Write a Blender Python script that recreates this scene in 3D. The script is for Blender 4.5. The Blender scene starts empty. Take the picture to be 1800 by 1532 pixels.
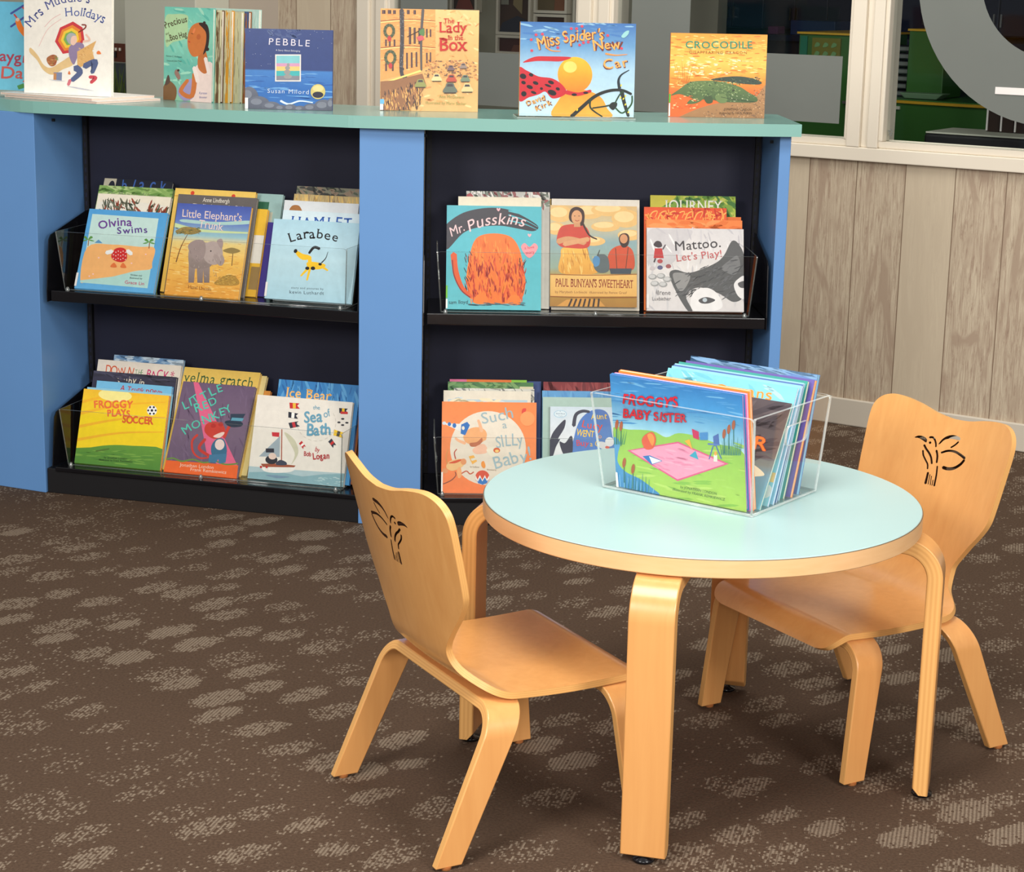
import bpy, bmesh, math, random
import numpy as np
from mathutils import Vector, Matrix
random.seed(7)
C = bpy.context.scene.collection
R = math.radians
PI = math.pi

# ------------------------------------------------------------------ helpers
def s2l(c):
    return tuple(((v/255)/12.92 if v/255 <= .04045 else ((v/255+.055)/1.055)**2.4) for v in c)

def col4(c):
    return (*s2l(c), 1)

def tag(o, label=None, cat=None, group=None, kind=None):
    if label: o['label'] = label
    if cat: o['category'] = cat
    if group: o['group'] = group
    if kind: o['kind'] = kind
    return o

def empty(name, loc=(0, 0, 0), rz=0, M=None):
    o = bpy.data.objects.new(name, None); C.objects.link(o)
    o.empty_display_size = .1
    if M is not None: o.matrix_basis = M
    else:
        o.location = loc; o.rotation_euler = (0, 0, rz)
    return o

class MB:
    """collects verts / faces (with material slot per face) for one mesh"""
    def __init__(s): s.v = []; s.f = []; s.m = []
    def add(s, vs, fs, mi=0):
        b = len(s.v); s.v += [tuple(v) for v in vs]
        for f in fs: s.f.append([i+b for i in f]); s.m.append(mi)
    def box(s, a, b, mi=0, M=None):
        x0, y0, z0 = a; x1, y1, z1 = b
        vs = [(x0,y0,z0),(x1,y0,z0),(x1,y1,z0),(x0,y1,z0),(x0,y0,z1),(x1,y0,z1),(x1,y1,z1),(x0,y1,z1)]
        if M is not None: vs = [M @ Vector(v) for v in vs]
        s.add(vs, [(0,3,2,1),(4,5,6,7),(0,1,5,4),(1,2,6,5),(2,3,7,6),(3,0,4,7)], mi)
    def prism(s, pts, z0, z1, mi=0, ms=None):
        """pts: ccw xy polygon"""
        n = len(pts); vs = [(x, y, z0) for x, y in pts]+[(x, y, z1) for x, y in pts]
        s.add(vs, [list(range(n))[::-1], list(range(n, 2*n))], mi)
        s.add(vs, [(i, (i+1) % n, n+(i+1) % n, n+i) for i in range(n)], mi if ms is None else ms)
    def hexa(s, vs, mi=0):
        s.add(vs, [(0,3,2,1),(4,5,6,7),(0,1,5,4),(1,2,6,5),(2,3,7,6),(3,0,4,7)], mi)
    def lathe(s, prof, n=24, mi=0, c=(0, 0)):
        """prof: list of (r,z) from bottom to top"""
        vs = []
        for r, z in prof:
            for i in range(n):
                a = 2*PI*i/n; vs.append((c[0]+r*math.cos(a), c[1]+r*math.sin(a), z))
        fs = []
        for k in range(len(prof)-1):
            for i in range(n):
                fs.append((k*n+i, k*n+(i+1) % n, (k+1)*n+(i+1) % n, (k+1)*n+i))
        fs.append(list(range(n))[::-1]); fs.append(list(range((len(prof)-1)*n, len(prof)*n)))
        s.add(vs, fs, mi)
    def mesh(s, name, mats):
        me = bpy.data.meshes.new(name); me.from_pydata(s.v, [], s.f)
        for m in mats: me.materials.append(m)
        me.polygons.foreach_set('material_index', s.m); me.update()
        return me
    def build(s, name, mats, parent=None, smooth=None, bevel=None, seg=2, fix=True):
        if not isinstance(mats, (list, tuple)): mats = [mats]
        me = s.mesh(name, mats)
        if fix:
            bm = bmesh.new(); bm.from_mesh(me)
            bmesh.ops.remove_doubles(bm, verts=bm.verts, dist=1e-6)
            bmesh.ops.recalc_face_normals(bm, faces=bm.faces); bm.to_mesh(me); bm.free()
        return link(name, me, parent, smooth, bevel, seg)

def link(name, me, parent=None, smooth=None, bevel=None, seg=2):
    if smooth is not None:
        me.shade_smooth(); me.set_sharp_from_angle(angle=R(smooth))
    o = bpy.data.objects.new(name, me); C.objects.link(o)
    if parent is not None: o.parent = parent
    if bevel:
        b = o.modifiers.new('bevel', 'BEVEL'); b.width = bevel; b.segments = seg; b.limit_method = 'ANGLE'; b.angle_limit = R(40)
        b.harden_normals = False
    return o

def copy_tree(o, parent=None):
    c = o.copy(); C.objects.link(c); c.parent = parent
    for ch in list(o.children): copy_tree(ch, c)
    return c

def catmull(pts, n=6, closed=True):
    out = []; N = len(pts)
    rng = range(N) if closed else range(N-1)
    for i in rng:
        if closed: p = [pts[(i+k-1) % N] for k in range(4)]
        else: p = [pts[max(0, min(N-1, i+k-1))] for k in range(4)]
        for j in range(n):
            t = j/n; t2 = t*t; t3 = t2*t
            out.append(tuple(.5*((2*p[1][d])+(-p[0][d]+p[2][d])*t+(2*p[0][d]-5*p[1][d]+4*p[2][d]-p[3][d])*t2+(-p[0][d]+3*p[1][d]-3*p[2][d]+p[3][d])*t3) for d in range(len(pts[0]))))
    if not closed: out.append(tuple(pts[-1]))
    return out

def stroke_poly(pts, w0, w1=None, n=5, smooth=True, round_ends=True):
    """outline polygon of a brush stroke; half widths vary from w0 to w1 (callable allowed)"""
    if smooth and len(pts) > 2: pts = catmull(pts, n, False)
    if w1 is None: w1 = w0
    N = len(pts); Lp, Rp = [], []
    for i, p in enumerate(pts):
        a = pts[max(0, i-1)]; b = pts[min(N-1, i+1)]
        dx, dy = b[0]-a[0], b[1]-a[1]; d = math.hypot(dx, dy) or 1; nx, ny = -dy/d, dx/d
        t = i/(N-1); w = (w0(t) if callable(w0) else w0+(w1-w0)*t)/2
        Lp.append((p[0]+nx*w, p[1]+ny*w)); Rp.append((p[0]-nx*w, p[1]-ny*w))
    if round_ends:
        def cap(p, q, rev):
            dx, dy = p[0]-q[0], p[1]-q[1]; d = math.hypot(dx, dy) or 1
            return dx/d, dy/d
        ex, ey = cap(pts[-1], pts[-2], 0); we = math.dist(Lp[-1], Rp[-1])/2
        sx, sy = cap(pts[0], pts[1], 0); ws = math.dist(Lp[0], Rp[0])/2
        return Lp+[(pts[-1][0]+ex*we*.8, pts[-1][1]+ey*we*.8)]+Rp[::-1]+[(pts[0][0]+sx*ws*.8, pts[0][1]+sy*ws*.8)]
    return Lp+Rp[::-1]

def curve_sheet(loops, thick):
    """filled 2D sheet with holes, thickness thick along z, as a mesh"""
    c = bpy.data.curves.new('sheet', 'CURVE'); c.dimensions = '2D'; c.fill_mode = 'BOTH'; c.extrude = thick/2
    for pts in loops:
        s = c.splines.new('POLY'); s.points.add(len(pts)-1); s.use_cyclic_u = True
        for p, q in zip(s.points, pts): p.co = (q[0], q[1], 0, 1)
    o = bpy.data.objects.new('sheet', c); me = bpy.data.meshes.new_from_object(o)
    bpy.data.objects.remove(o); bpy.data.curves.remove(c)
    return me

# ------------------------------------------------------------------ materials
def new_mat(name):
    m = bpy.data.materials.new(name); m.use_nodes = True
    nt = m.node_tree; b = nt.nodes['Principled BSDF']
    return m, nt, b

def N(nt, typ, **kw):
    n = nt.nodes.new(typ)
    for k, v in kw.items():
        if k in ('operation', 'blend_type', 'data_type', 'feature', 'noise_dimensions', 'attribute_name', 'wave_type', 'bands_direction', 'distance', 'attribute_type', 'interpolation_type', 'voronoi_dimensions'): setattr(n, k, v)
        else: n.inputs[k].default_value = v
    return n

def math_node(nt, op, a, b=None, c=None, clamp=False):
    n = nt.nodes.new('ShaderNodeMath'); n.operation = op; n.use_clamp = clamp
    for i, v in enumerate((a, b, c)):
        if v is None: continue
        if isinstance(v, (int, float)): n.inputs[i].default_value = v
        else: nt.links.new(v, n.inputs[i])
    return n.outputs[0]

def mix_col(nt, fac, a, b, blend='MIX'):
    n = nt.nodes.new('ShaderNodeMix'); n.data_type = 'RGBA'; n.blend_type = blend
    for s, v in ((n.inputs['Factor'], fac), (n.inputs[6], a), (n.inputs[7], b)):
        if isinstance(v, (int, float)): s.default_value = v
        elif isinstance(v, tuple): s.default_value = v
        else: nt.links.new(v, s)
    return n.outputs[2]

def plain(name, rgb, rough=.5, spec=.5, metal=0, vary=.04, scale=8, bump=0, coat=0):
    m, nt, b = new_mat(name)
    tc = N(nt, 'ShaderNodeTexCoord'); no = N(nt, 'ShaderNodeTexNoise', Scale=scale, Detail=3)
    nt.links.new(tc.outputs['Object'], no.inputs['Vector'])
    c = col4(rgb); d = tuple(v*(1-vary*2) for v in c[:3])+(1,); l = tuple(min(1, v*(1+vary)) for v in c[:3])+(1,)
    nt.links.new(mix_col(nt, no.outputs['Fac'], d, l), b.inputs['Base Color'])
    b.inputs['Roughness'].default_value = rough; b.inputs['Specular IOR Level'].default_value = spec; b.inputs['Metallic'].default_value = metal
    if coat: b.inputs['Coat Weight'].default_value = coat; b.inputs['Coat Roughness'].default_value = .15
    if bump:
        bp = N(nt, 'ShaderNodeBump', Strength=bump, Distance=.001); n2 = N(nt, 'ShaderNodeTexNoise', Scale=scale*40, Detail=2)
        nt.links.new(tc.outputs['Object'], n2.inputs['Vector']); nt.links.new(n2.outputs['Fac'], bp.inputs['Height']); nt.links.new(bp.outputs[0], b.inputs['Normal'])
    return m

def wood(name, rgb, dark, scale=(60, 60, 4), rough=.32, fleck=.5, coat=.25):
    m, nt, b = new_mat(name)
    tc = N(nt, 'ShaderNodeTexCoord'); mp = N(nt, 'ShaderNodeMapping'); mp.inputs['Scale'].default_value = scale
    nt.links.new(tc.outputs['Object'], mp.inputs['Vector'])
    n1 = N(nt, 'ShaderNodeTexNoise', Scale=1.0, Detail=6, Roughness=.6, Distortion=.6); nt.links.new(mp.outputs[0], n1.inputs['Vector'])
    n2 = N(nt, 'ShaderNodeTexNoise', Scale=.35, Detail=2, Distortion=1.5); nt.links.new(mp.outputs[0], n2.inputs['Vector'])
    f = math_node(nt, 'MULTIPLY_ADD', n1.outputs['Fac'], .6, math_node(nt, 'MULTIPLY', n2.outputs['Fac'], .5))
    mr = N(nt, 'ShaderNodeMapRange', **{'From Min': .35, 'From Max': .8}); nt.links.new(f, mr.inputs['Value'])
    nt.links.new(mix_col(nt, math_node(nt, 'MULTIPLY', mr.outputs[0], fleck), col4(rgb), col4(dark)), b.inputs['Base Color'])
    b.inputs['Roughness'].default_value = rough; b.inputs['Coat Weight'].default_value = coat; b.inputs['Coat Roughness'].default_value = .2
    return m

def ply_edge(name, rgb, dark, n=7):
    """laminated edge: thin stripes across the ply thickness stored in attribute 'ply' (0..1)"""
    m, nt, b = new_mat(name)
    at = N(nt, 'ShaderNodeAttribute', attribute_name='ply')
    w = math_node(nt, 'SINE', math_node(nt, 'MULTIPLY', at.outputs['Fac'], 2*PI*n/2))
    f = math_node(nt, 'MULTIPLY_ADD', w, .5, .5)
    nt.links.new(mix_col(nt, math_node(nt, 'MULTIPLY', f, .32), col4(rgb), col4(dark)), b.inputs['Base Color'])
    b.inputs['Roughness'].default_value = .42
    return m

M = {}
M['blue'] = plain('blue_laminate', (103, 150, 206), .38, .4, vary=.02)
M['teal'] = plain('teal_laminate', (112, 154, 146), .2, .7, vary=.02)
M['teal_edge'] = plain('teal_edge_band', (134, 184, 174), .4, .4, vary=.02)
M['navy'] = plain('navy_back_panel', (36, 37, 55), .6, .3, vary=.05)
M['black'] = plain('black_steel', (18, 18, 22), .18, .5, vary=.05)
M['black_matte'] = plain('black_matte', (24, 23, 25), .55, .35, vary=.05)
M['cream'] = plain('cream_paint', (224, 214, 196), .5, .4, vary=.015)
M['baseboard'] = plain('beige_base', (205, 195, 178), .5, .4, vary=.02)
M['wood'] = wood('maple_veneer', (235, 174, 104), (209, 138, 70), rough=.28, coat=.5)
M['wood_leg'] = wood('maple_leg', (231, 169, 102), (206, 136, 72), (55, 55, 3.5), rough=.28, coat=.5)
M['ply'] = ply_edge('ply_edge', (236, 180, 108), (190, 120, 56))
M['band'] = wood('maple_edge_band', (244, 198, 146), (226, 170, 108), (12, 12, 90), .4, .5, .15)
M['aqua'] = plain('aqua_laminate', (177, 209, 208), .32, .5, vary=.012, scale=3)
M['paper'] = plain('page_paper', (236, 230, 214), .8, .2, vary=.05, scale=60)
M['chrome'] = plain('bright_steel', (190, 190, 190), .25, .5, metal=1)
M['taupe'] = plain('taupe_paint', (186, 172, 156), .6, .3, vary=.015)
M['sage'] = plain('sage_paint', (192, 192, 176), .6, .3, vary=.015)
M['film'] = plain('frosted_vinyl', (113, 117, 112), .75, .25, vary=.02)
M['white'] = plain('white_plastic', (238, 232, 228), .5, .4, vary=.02)

# acrylic: clear sheet with a faint mirror, and its brighter sawn edge
def acrylic(name, tint, edge=False, ecol=(.86, .9, .88), op=.46):
    m, nt, b = new_mat(name); nt.nodes.remove(b); out = nt.nodes['Material Output']
    tr = N(nt, 'ShaderNodeBsdfTransparent', Color=(*tint, 1)); gl = N(nt, 'ShaderNodeBsdfGlossy', Color=(1, 1, 1, 1), Roughness=.04)
    mx = N(nt, 'ShaderNodeMixShader')
    if edge:
        di = N(nt, 'ShaderNodeBsdfDiffuse', Color=(*ecol, 1)); m2 = N(nt, 'ShaderNodeMixShader', Fac=.3)
        nt.links.new(di.outputs[0], m2.inputs[1]); nt.links.new(gl.outputs[0], m2.inputs[2])
        mx.inputs[0].default_value = op; nt.links.new(tr.outputs[0], mx.inputs[1]); nt.links.new(m2.outputs[0], mx.inputs[2])
    else:
        fr = N(nt, 'ShaderNodeFresnel', IOR=1.4); ge = N(nt, 'ShaderNodeNewGeometry')
        nt.links.new(math_node(nt, 'MULTIPLY', fr.outputs[0], math_node(nt, 'SUBTRACT', 1.0, ge.outputs['Backfacing'])), mx.inputs[0])
        nt.links.new(tr.outputs[0], mx.inputs[1]); nt.links.new(gl.outputs[0], mx.inputs[2])
    nt.links.new(mx.outputs[0], out.inputs['Surface'])
    return m
M['acrylic'] = acrylic('clear_acrylic', (.985, .99, .988))
M['acrylic_edge'] = acrylic('acrylic_edge', (.86, .9, .88), True)
M['acrylic_edge_shaded'] = acrylic('shaded_acrylic_edge', (.7, .74, .73), True, (.3, .32, .31), .5)  # darker copy of the same acrylic edge; shelf shading put into its colour
M['burnt'] = plain('burnt_edge', (58, 32, 18), .7, .2)
M['glass'] = acrylic('window_glass', (.93, .95, .95))

# printed covers: the artwork's own colours are stored per face corner
def printed(name, rough, coat):
    m, nt, b = new_mat(name)
    at = N(nt, 'ShaderNodeAttribute', attribute_name='print')
    tc = N(nt, 'ShaderNodeTexCoord'); no = N(nt, 'ShaderNodeTexNoise', Scale=45, Detail=4, Roughness=.7)
    nt.links.new(tc.outputs['Object'], no.inputs['Vector'])
    f = math_node(nt, 'MULTIPLY_ADD', no.outputs['Fac'], .28, .86)
    mu = N(nt, 'ShaderNodeVectorMath', operation='SCALE'); nt.links.new(at.outputs['Color'], mu.inputs[0]); nt.links.new(f, mu.inputs['Scale'])
    nt.links.new(mu.outputs[0], b.inputs['Base Color'])
    b.inputs['Roughness'].default_value = rough; b.inputs['Coat Weight'].default_value = coat; b.inputs['Coat Roughness'].default_value = .18
    b.inputs['Specular IOR Level'].default_value = .3
    return m
M['print'] = printed('printed_cover', .45, .12)

def carpet():
    m, nt, b = new_mat('carpet_tiles')
    tc = N(nt, 'ShaderNodeTexCoord')
    mr0 = N(nt, 'ShaderNodeMapping'); mr0.inputs['Rotation'].default_value = (0, 0, R(-43)); nt.links.new(tc.outputs['Object'], mr0.inputs['Vector'])
    mp = N(nt, 'ShaderNodeMapping'); mp.inputs['Scale'].default_value = (5.6, 9.6, 1); nt.links.new(mr0.outputs[0], mp.inputs['Vector'])
    wn = N(nt, 'ShaderNodeTexNoise', Scale=9, Detail=2); nt.links.new(tc.outputs['Object'], wn.inputs['Vector'])
    wv = N(nt, 'ShaderNodeVectorMath', operation='SCALE', Scale=.35); nt.links.new(wn.outputs['Color'], wv.inputs[0])
    ad = N(nt, 'ShaderNodeVectorMath', operation='ADD'); nt.links.new(mp.outputs[0], ad.inputs[0]); nt.links.new(wv.outputs[0], ad.inputs[1])
    vo = N(nt, 'ShaderNodeTexVoronoi', feature='F1', voronoi_dimensions='2D', Scale=1, Randomness=.62); nt.links.new(ad.outputs[0], vo.inputs['Vector'])
    # each blotch has its own strength; a slow noise thins whole areas
    sep = N(nt, 'ShaderNodeSeparateColor'); nt.links.new(vo.outputs['Color'], sep.inputs[0])
    slow = N(nt, 'ShaderNodeTexNoise', Scale=1.3, Detail=1); nt.links.new(tc.outputs['Object'], slow.inputs['Vector'])
    rad = math_node(nt, 'MULTIPLY_ADD', sep.outputs[0], .16, .25)
    dd = math_node(nt, 'SUBTRACT', rad, vo.outputs['Distance'])
    # yarn loops, fine grain
    g1 = N(nt, 'ShaderNodeTexNoise', Scale=190, Detail=2); nt.links.new(tc.outputs['Object'], g1.inputs['Vector'])
    mp2 = N(nt, 'ShaderNodeMapping'); mp2.inputs['Rotation'].default_value = (0, 0, R(14)); mp2.inputs['Scale'].default_value = (1, 1, 1); nt.links.new(tc.outputs['Object'], mp2.inputs['Vector'])
    wa = N(nt, 'ShaderNodeTexWave', wave_type='BANDS', bands_direction='X', Scale=44, Distortion=1.8, Detail=2, **{'Detail Scale': 6}); nt.links.new(mp2.outputs[0], wa.inputs['Vector'])
    strength = N(nt, 'ShaderNodeMapRange', **{'From Min': .38, 'From Max': .56, 'To Min': .3, 'To Max': 1}); nt.links.new(slow.outputs['Fac'], strength.inputs['Value'])
    st2 = N(nt, 'ShaderNodeMapRange', **{'From Min': .05, 'From Max': .55, 'To Min': .42, 'To Max': 1}); nt.links.new(sep.outputs[1], st2.inputs['Value'])
    pr = N(nt, 'ShaderNodeMapRange', **{'From Min': -.05, 'From Max': .09, 'To Max': .97}); nt.links.new(dd, pr.inputs['Value'])
    prob = math_node(nt, 'MULTIPLY', math_node(nt, 'MULTIPLY', pr.outputs[0], strength.outputs[0]), st2.outputs[0])
    slow2 = N(nt, 'ShaderNodeTexNoise', Scale=2.2, Detail=1); nt.links.new(mp2.outputs[0], slow2.inputs['Vector'])
    fz = N(nt, 'ShaderNodeMapRange', **{'From Min': .46, 'From Max': .7, 'To Min': .006, 'To Max': .075}); nt.links.new(slow2.outputs['Fac'], fz.inputs['Value'])
    prob = math_node(nt, 'MAXIMUM', prob, fz.outputs[0])
    # yarn loops: each loop is either dark or light
    sn = N(nt, 'ShaderNodeVectorMath', operation='MULTIPLY'); sn.inputs[1].default_value = (210, 150, 0); nt.links.new(mp2.outputs[0], sn.inputs[0])
    sf = N(nt, 'ShaderNodeVectorMath', operation='FLOOR'); nt.links.new(sn.outputs[0], sf.inputs[0])
    wh = N(nt, 'ShaderNodeTexWhiteNoise', noise_dimensions='2D'); nt.links.new(sf.outputs[0], wh.inputs['Vector'])
    on = math_node(nt, 'LESS_THAN', wh.outputs['Value'], prob)
    rib = math_node(nt, 'MULTIPLY_ADD', wa.outputs['Fac'], .75, .2)
    mask = math_node(nt, 'MULTIPLY', on, rib, clamp=True)
    base = mix_col(nt, g1.outputs['Fac'], col4((58, 44, 35)), col4((98, 79, 64)))
    lite = mix_col(nt, g1.outputs['Fac'], col4((112, 98, 84)), col4((152, 137, 119)))
    nt.links.new(mix_col(nt, mask, base, lite), b.inputs['Base Color'])
    b.inputs['Roughness'].default_value = .95; b.inputs['Specular IOR Level'].default_value = .1
    bp = N(nt, 'ShaderNodeBump', Strength=.5, Distance=.004); nt.links.new(g1.outputs['Fac'], bp.inputs['Height']); nt.links.new(bp.outputs[0], b.inputs['Normal'])
    return m
M['carpet'] = carpet()

def planks():
    """weathered boards; object x runs along the wall, z is up"""
    m, nt, b = new_mat('weathered_planks')
    tc = N(nt, 'ShaderNodeTexCoord'); sp = N(nt, 'ShaderNodeSeparateXYZ'); nt.links.new(tc.outputs['Object'], sp.inputs[0])
    u = math_node(nt, 'DIVIDE', math_node(nt, 'ADD', sp.outputs[0], 9.928), .172)
    idn = math_node(nt, 'FLOOR', u); fr = math_node(nt, 'FRACT', u)
    wn = N(nt, 'ShaderNodeTexWhiteNoise', noise_dimensions='1D'); nt.links.new(idn, wn.inputs['W'])
    rnd = wn.outputs['Value']
    cb = N(nt, 'ShaderNodeCombineXYZ'); nt.links.new(math_node(nt, 'MULTIPLY_ADD', rnd, 31, math_node(nt, 'MULTIPLY', sp.outputs[0], 105)), cb.inputs[0])
    nt.links.new(math_node(nt, 'MULTIPLY_ADD', rnd, 17, math_node(nt, 'MULTIPLY', sp.outputs[2], 6.5)), cb.inputs[2])
    g = N(nt, 'ShaderNodeTexNoise', Scale=1.0, Detail=9, Roughness=.8, Distortion=1.2); nt.links.new(cb.outputs[0], g.inputs['Vector'])
    cb2 = N(nt, 'ShaderNodeCombineXYZ'); nt.links.new(math_node(nt, 'MULTIPLY_ADD', rnd, 9, math_node(nt, 'MULTIPLY', sp.outputs[0], 11)), cb2.inputs[0])
    nt.links.new(math_node(nt, 'MULTIPLY_ADD', rnd, 5, math_node(nt, 'MULTIPLY', sp.outputs[2], 2.4)), cb2.inputs[2])
    g2 = N(nt, 'ShaderNodeTexNoise', Scale=1, Detail=3, Distortion=2.2); nt.links.new(cb2.outputs[0], g2.inputs['Vector'])
    mod3 = math_node(nt, 'FLOORED_MODULO', idn, 3.0); smooth_b = math_node(nt, 'COMPARE', mod3, 1.0, .2)
    rough_b = N(nt, 'ShaderNodeMapRange', **{'To Min': 1.0, 'To Max': .22}); nt.links.new(smooth_b, rough_b.inputs['Value'])
    f1 = N(nt, 'ShaderNodeMapRange', **{'From Min': .42, 'From Max': .6}); nt.links.new(g.outputs['Fac'], f1.inputs['Value'])
    f2 = N(nt, 'ShaderNodeMapRange', **{'From Min': .45, 'From Max': .62}); nt.links.new(g2.outputs['Fac'], f2.inputs['Value'])
    dk = math_node(nt, 'MULTIPLY', math_node(nt, 'MAXIMUM', math_node(nt, 'MULTIPLY', f1.outputs[0], .9), math_node(nt, 'MULTIPLY', f2.outputs[0], .75)), rough_b.outputs[0], clamp=True)
    c = mix_col(nt, dk, col4((200, 185, 160)), col4((156, 132, 112)))
    f3 = N(nt, 'ShaderNodeMapRange', **{'From Min': .62, 'From Max': .72}); nt.links.new(g.outputs['Fac'], f3.inputs['Value'])
    c = mix_col(nt, math_node(nt, 'MULTIPLY', f3.outputs[0], math_node(nt, 'MULTIPLY', rough_b.outputs[0], .7)), c, col4((108, 86, 72)))
    f4 = N(nt, 'ShaderNodeMapRange', **{'From Min': .36, 'From Max': .3}); nt.links.new(g.outputs['Fac'], f4.inputs['Value'])
    c = mix_col(nt, math_node(nt, 'MULTIPLY', f4.outputs[0], math_node(nt, 'MULTIPLY', rough_b.outputs[0], .6)), c, col4((214, 202, 178)))
    seam = math_node(nt, 'LESS_THAN', math_node(nt, 'ABSOLUTE', math_node(nt, 'SUBTRACT', fr, .5)), .491)
    c = mix_col(nt, seam, col4((120, 98, 78)), c)
    nt.links.new(c, b.inputs['Base Color']); b.inputs['Roughness'].default_value = .6
    return m
M['planks'] = planks()

# ------------------------------------------------------------------ camera
sc = bpy.context.scene
cam = bpy.data.cameras.new('camera'); co = bpy.data.objects.new('camera', cam); C.objects.link(co)
F, PITCH, ROLL, CH = 3485.1, .2289, -.0218, 1.4762
cam.sensor_width = 36; cam.sensor_fit = 'HORIZONTAL'; cam.lens = F/1800*36; cam.clip_start = .05; cam.clip_end = 100
wv = Vector((0, math.cos(PITCH), -math.sin(PITCH))); r0 = Vector((1, 0, 0)); d0 = Vector((0, -math.sin(PITCH), -math.cos(PITCH)))
rv = r0*math.cos(ROLL)+d0*math.sin(ROLL); dv = -r0*math.sin(ROLL)+d0*math.cos(ROLL)
co.matrix_world = Matrix(((rv.x, -dv.x, -wv.x, 0), (rv.y, -dv.y, -wv.y, 0), (rv.z, -dv.z, -wv.z, CH), (0, 0, 0, 1)))
sc.camera = co

# ------------------------------------------------------------------ setting
mb = MB(); mb.box((-4.5, -1.5, -.06), (5, 13.5, 0))
tag(mb.build('floor', M['carpet']), kind='structure')

# window wall: local x along the wall, local y into the next room, z up
AW, OW = -.5826, 6.1548
WM = Matrix.Translation((-math.sin(AW)*OW, math.cos(AW)*OW, 0)) @ Matrix.Rotation(AW, 4, 'Z')
def wall_obj(o): o.matrix_basis = WM; return o
S0, S1, ZT = -5.205, 1.5, 2.3
mb = MB(); mb.box((S0, 0, .0), (S1, .12, .897)); mb.box((S0, 0, .897), (-4.797, .12, ZT)); mb.box((-1.3, 0, .897), (S1, .12, ZT))
tag(wall_obj(mb.build('wall_back', M['planks'])), kind='structure')
mb = MB(); mb.box((S0-.02, -.014, 0), (S1, 0, .092))
tag(wall_obj(mb.build('baseboard_back', M['baseboard'], bevel=.004)), kind='structure')
# sill rail, posts and head rail of the window band
mb = MB(); mb.box((-4.797, -.022, .897), (-1.3, .12, .942))
tag(wall_obj(mb.build('trim_1', M['cream'], bevel=.003)), kind='structure')
mb = MB(); mb.box((-4.797, -.022, 2.12), (-1.3, .12, ZT))
tag(wall_obj(mb.build('trim_2', M['cream'], bevel=.003)), kind='structure')
posts = [(-4.797, -4.66), (-3.802, -3.672), (-2.742, -2.63), (-1.42, -1.3)]
for i, (a, b) in enumerate(posts):
    mb = MB(); w = b-a
    mb.box((a, -.022, .942), (a+w*.42, .12, 2.12)); mb.box((a+w*.42, -.008, .942), (a+w*.66, .12, 2.12)); mb.box((a+w*.66, -.022, .942), (b, .12, 2.12))
    tag(wall_obj(mb.build('trim_%d' % (i+3), M['cream'], bevel=.003)), kind='structure')
panes = [(-4.66, -3.802), (-3.672, -2.742), (-2.63, -1.42)]
for i, (a, b) in enumerate(panes):
    root = empty('window_%d' % (i+1)); root.matrix_basis = WM; root['kind'] = 'structure'
    f = MB(); z0, z1 = .942, 2.12; t = .022
    f.box((a, -.012, z0), (b, .05, z0+t)); f.box((a, -.012, z1-t), (b, .05, z1)); f.box((a, -.012, z0+t), (a+t*.6, .05, z1-t)); f.box((b-t*.6, -.012, z0+t), (b, .05, z1-t))
    f.build('glazing_bead', M['cream'], root, bevel=.004)
    p = MB(); p.box((a+t*.5, .018, z0+t*.8), (b-t*.5, .024, z1-t*.8)); p.build('pane', M['glass'], root)

# frosted letters stuck on the panes
def film(name, loops, label):
    me = curve_sheet(loops, .0012); me.materials.append(M['film'])
    me.transform(Matrix.Rotation(PI/2, 4, 'X')); me.transform(Matrix.Translation((0, .0165, 0)))
    o = link(name, me); o.matrix_basis = WM
    return tag(o, label, 'window lettering', 'frosted letters on the windows')
def Lshape(x0, x1, x2, z0, z1, z2): return [(x0, z0), (x2, z0), (x2, z1), (x1, z1), (x1, z2), (x0, z2)]
film('window_letter', [Lshape(-4.614, -4.397, -3.86, .997, 1.19, 1.95)], 'grey frosted film letter L on the left window, behind the street scene book')
film('window_letter', [Lshape(-3.6, -3.367, -2.787, 1.012, 1.233, 1.95)], 'grey frosted film letter L on the middle window, behind the crocodile book')
ring = [(-2.08+.457*math.cos(2*PI*i/72), 1.5+.457*math.sin(2*PI*i/72)) for i in range(72)]
hole = [(-2.08+.246*math.cos(2*PI*i/60), 1.5+.246*math.sin(2*PI*i/60)) for i in range(60)]
film('window_letter', [ring, hole], 'big grey frosted film letter O on the right window')
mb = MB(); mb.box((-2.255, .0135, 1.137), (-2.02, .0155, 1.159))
tag(wall_obj(mb.build('lamp_reflection', M['white'])), 'white strip as painted lamp reflection across the lower curve of the letter O', 'paper')  # ceiling lamp's reflection in the glass, modelled as a white strip
mb = MB()
for k in range(5):
    a = PI/2+2*PI*k/5; mb.box((-2.601+.006*math.cos(a)-.0025, .0145, .997+.006*math.sin(a)-.0025), (-2.601+.006*math.cos(a)+.0025, .0165, .997+.006*math.sin(a)+.0025))
mb.box((-2.606, .0145, .984), (-2.596, .0165, .988))
tag(wall_obj(mb.build('glass_sticker', M['film'])), 'tiny pale sticker in the lower left corner of the right window', 'sticker')

# left of the window band: taupe wall, pale column, far wall seen through the gap
mb = MB(); mb.box((-5.68, .0, 0), (S0, .12, ZT)); tag(wall_obj(mb.build('wall_left', M['taupe'])), kind='structure')
mb = MB(); mb.box((-5.846, -.2, 0), (-5.459, -.001, ZT)); tag(wall_obj(mb.build('trim_7', M['sage'], bevel=.004)), kind='structure')
mb = MB(); mb.box((-8.5, 1.4, 0), (-5.68, 1.52, ZT)); tag(wall_obj(mb.build('wall_far', M['sage'])), kind='structure')

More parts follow.
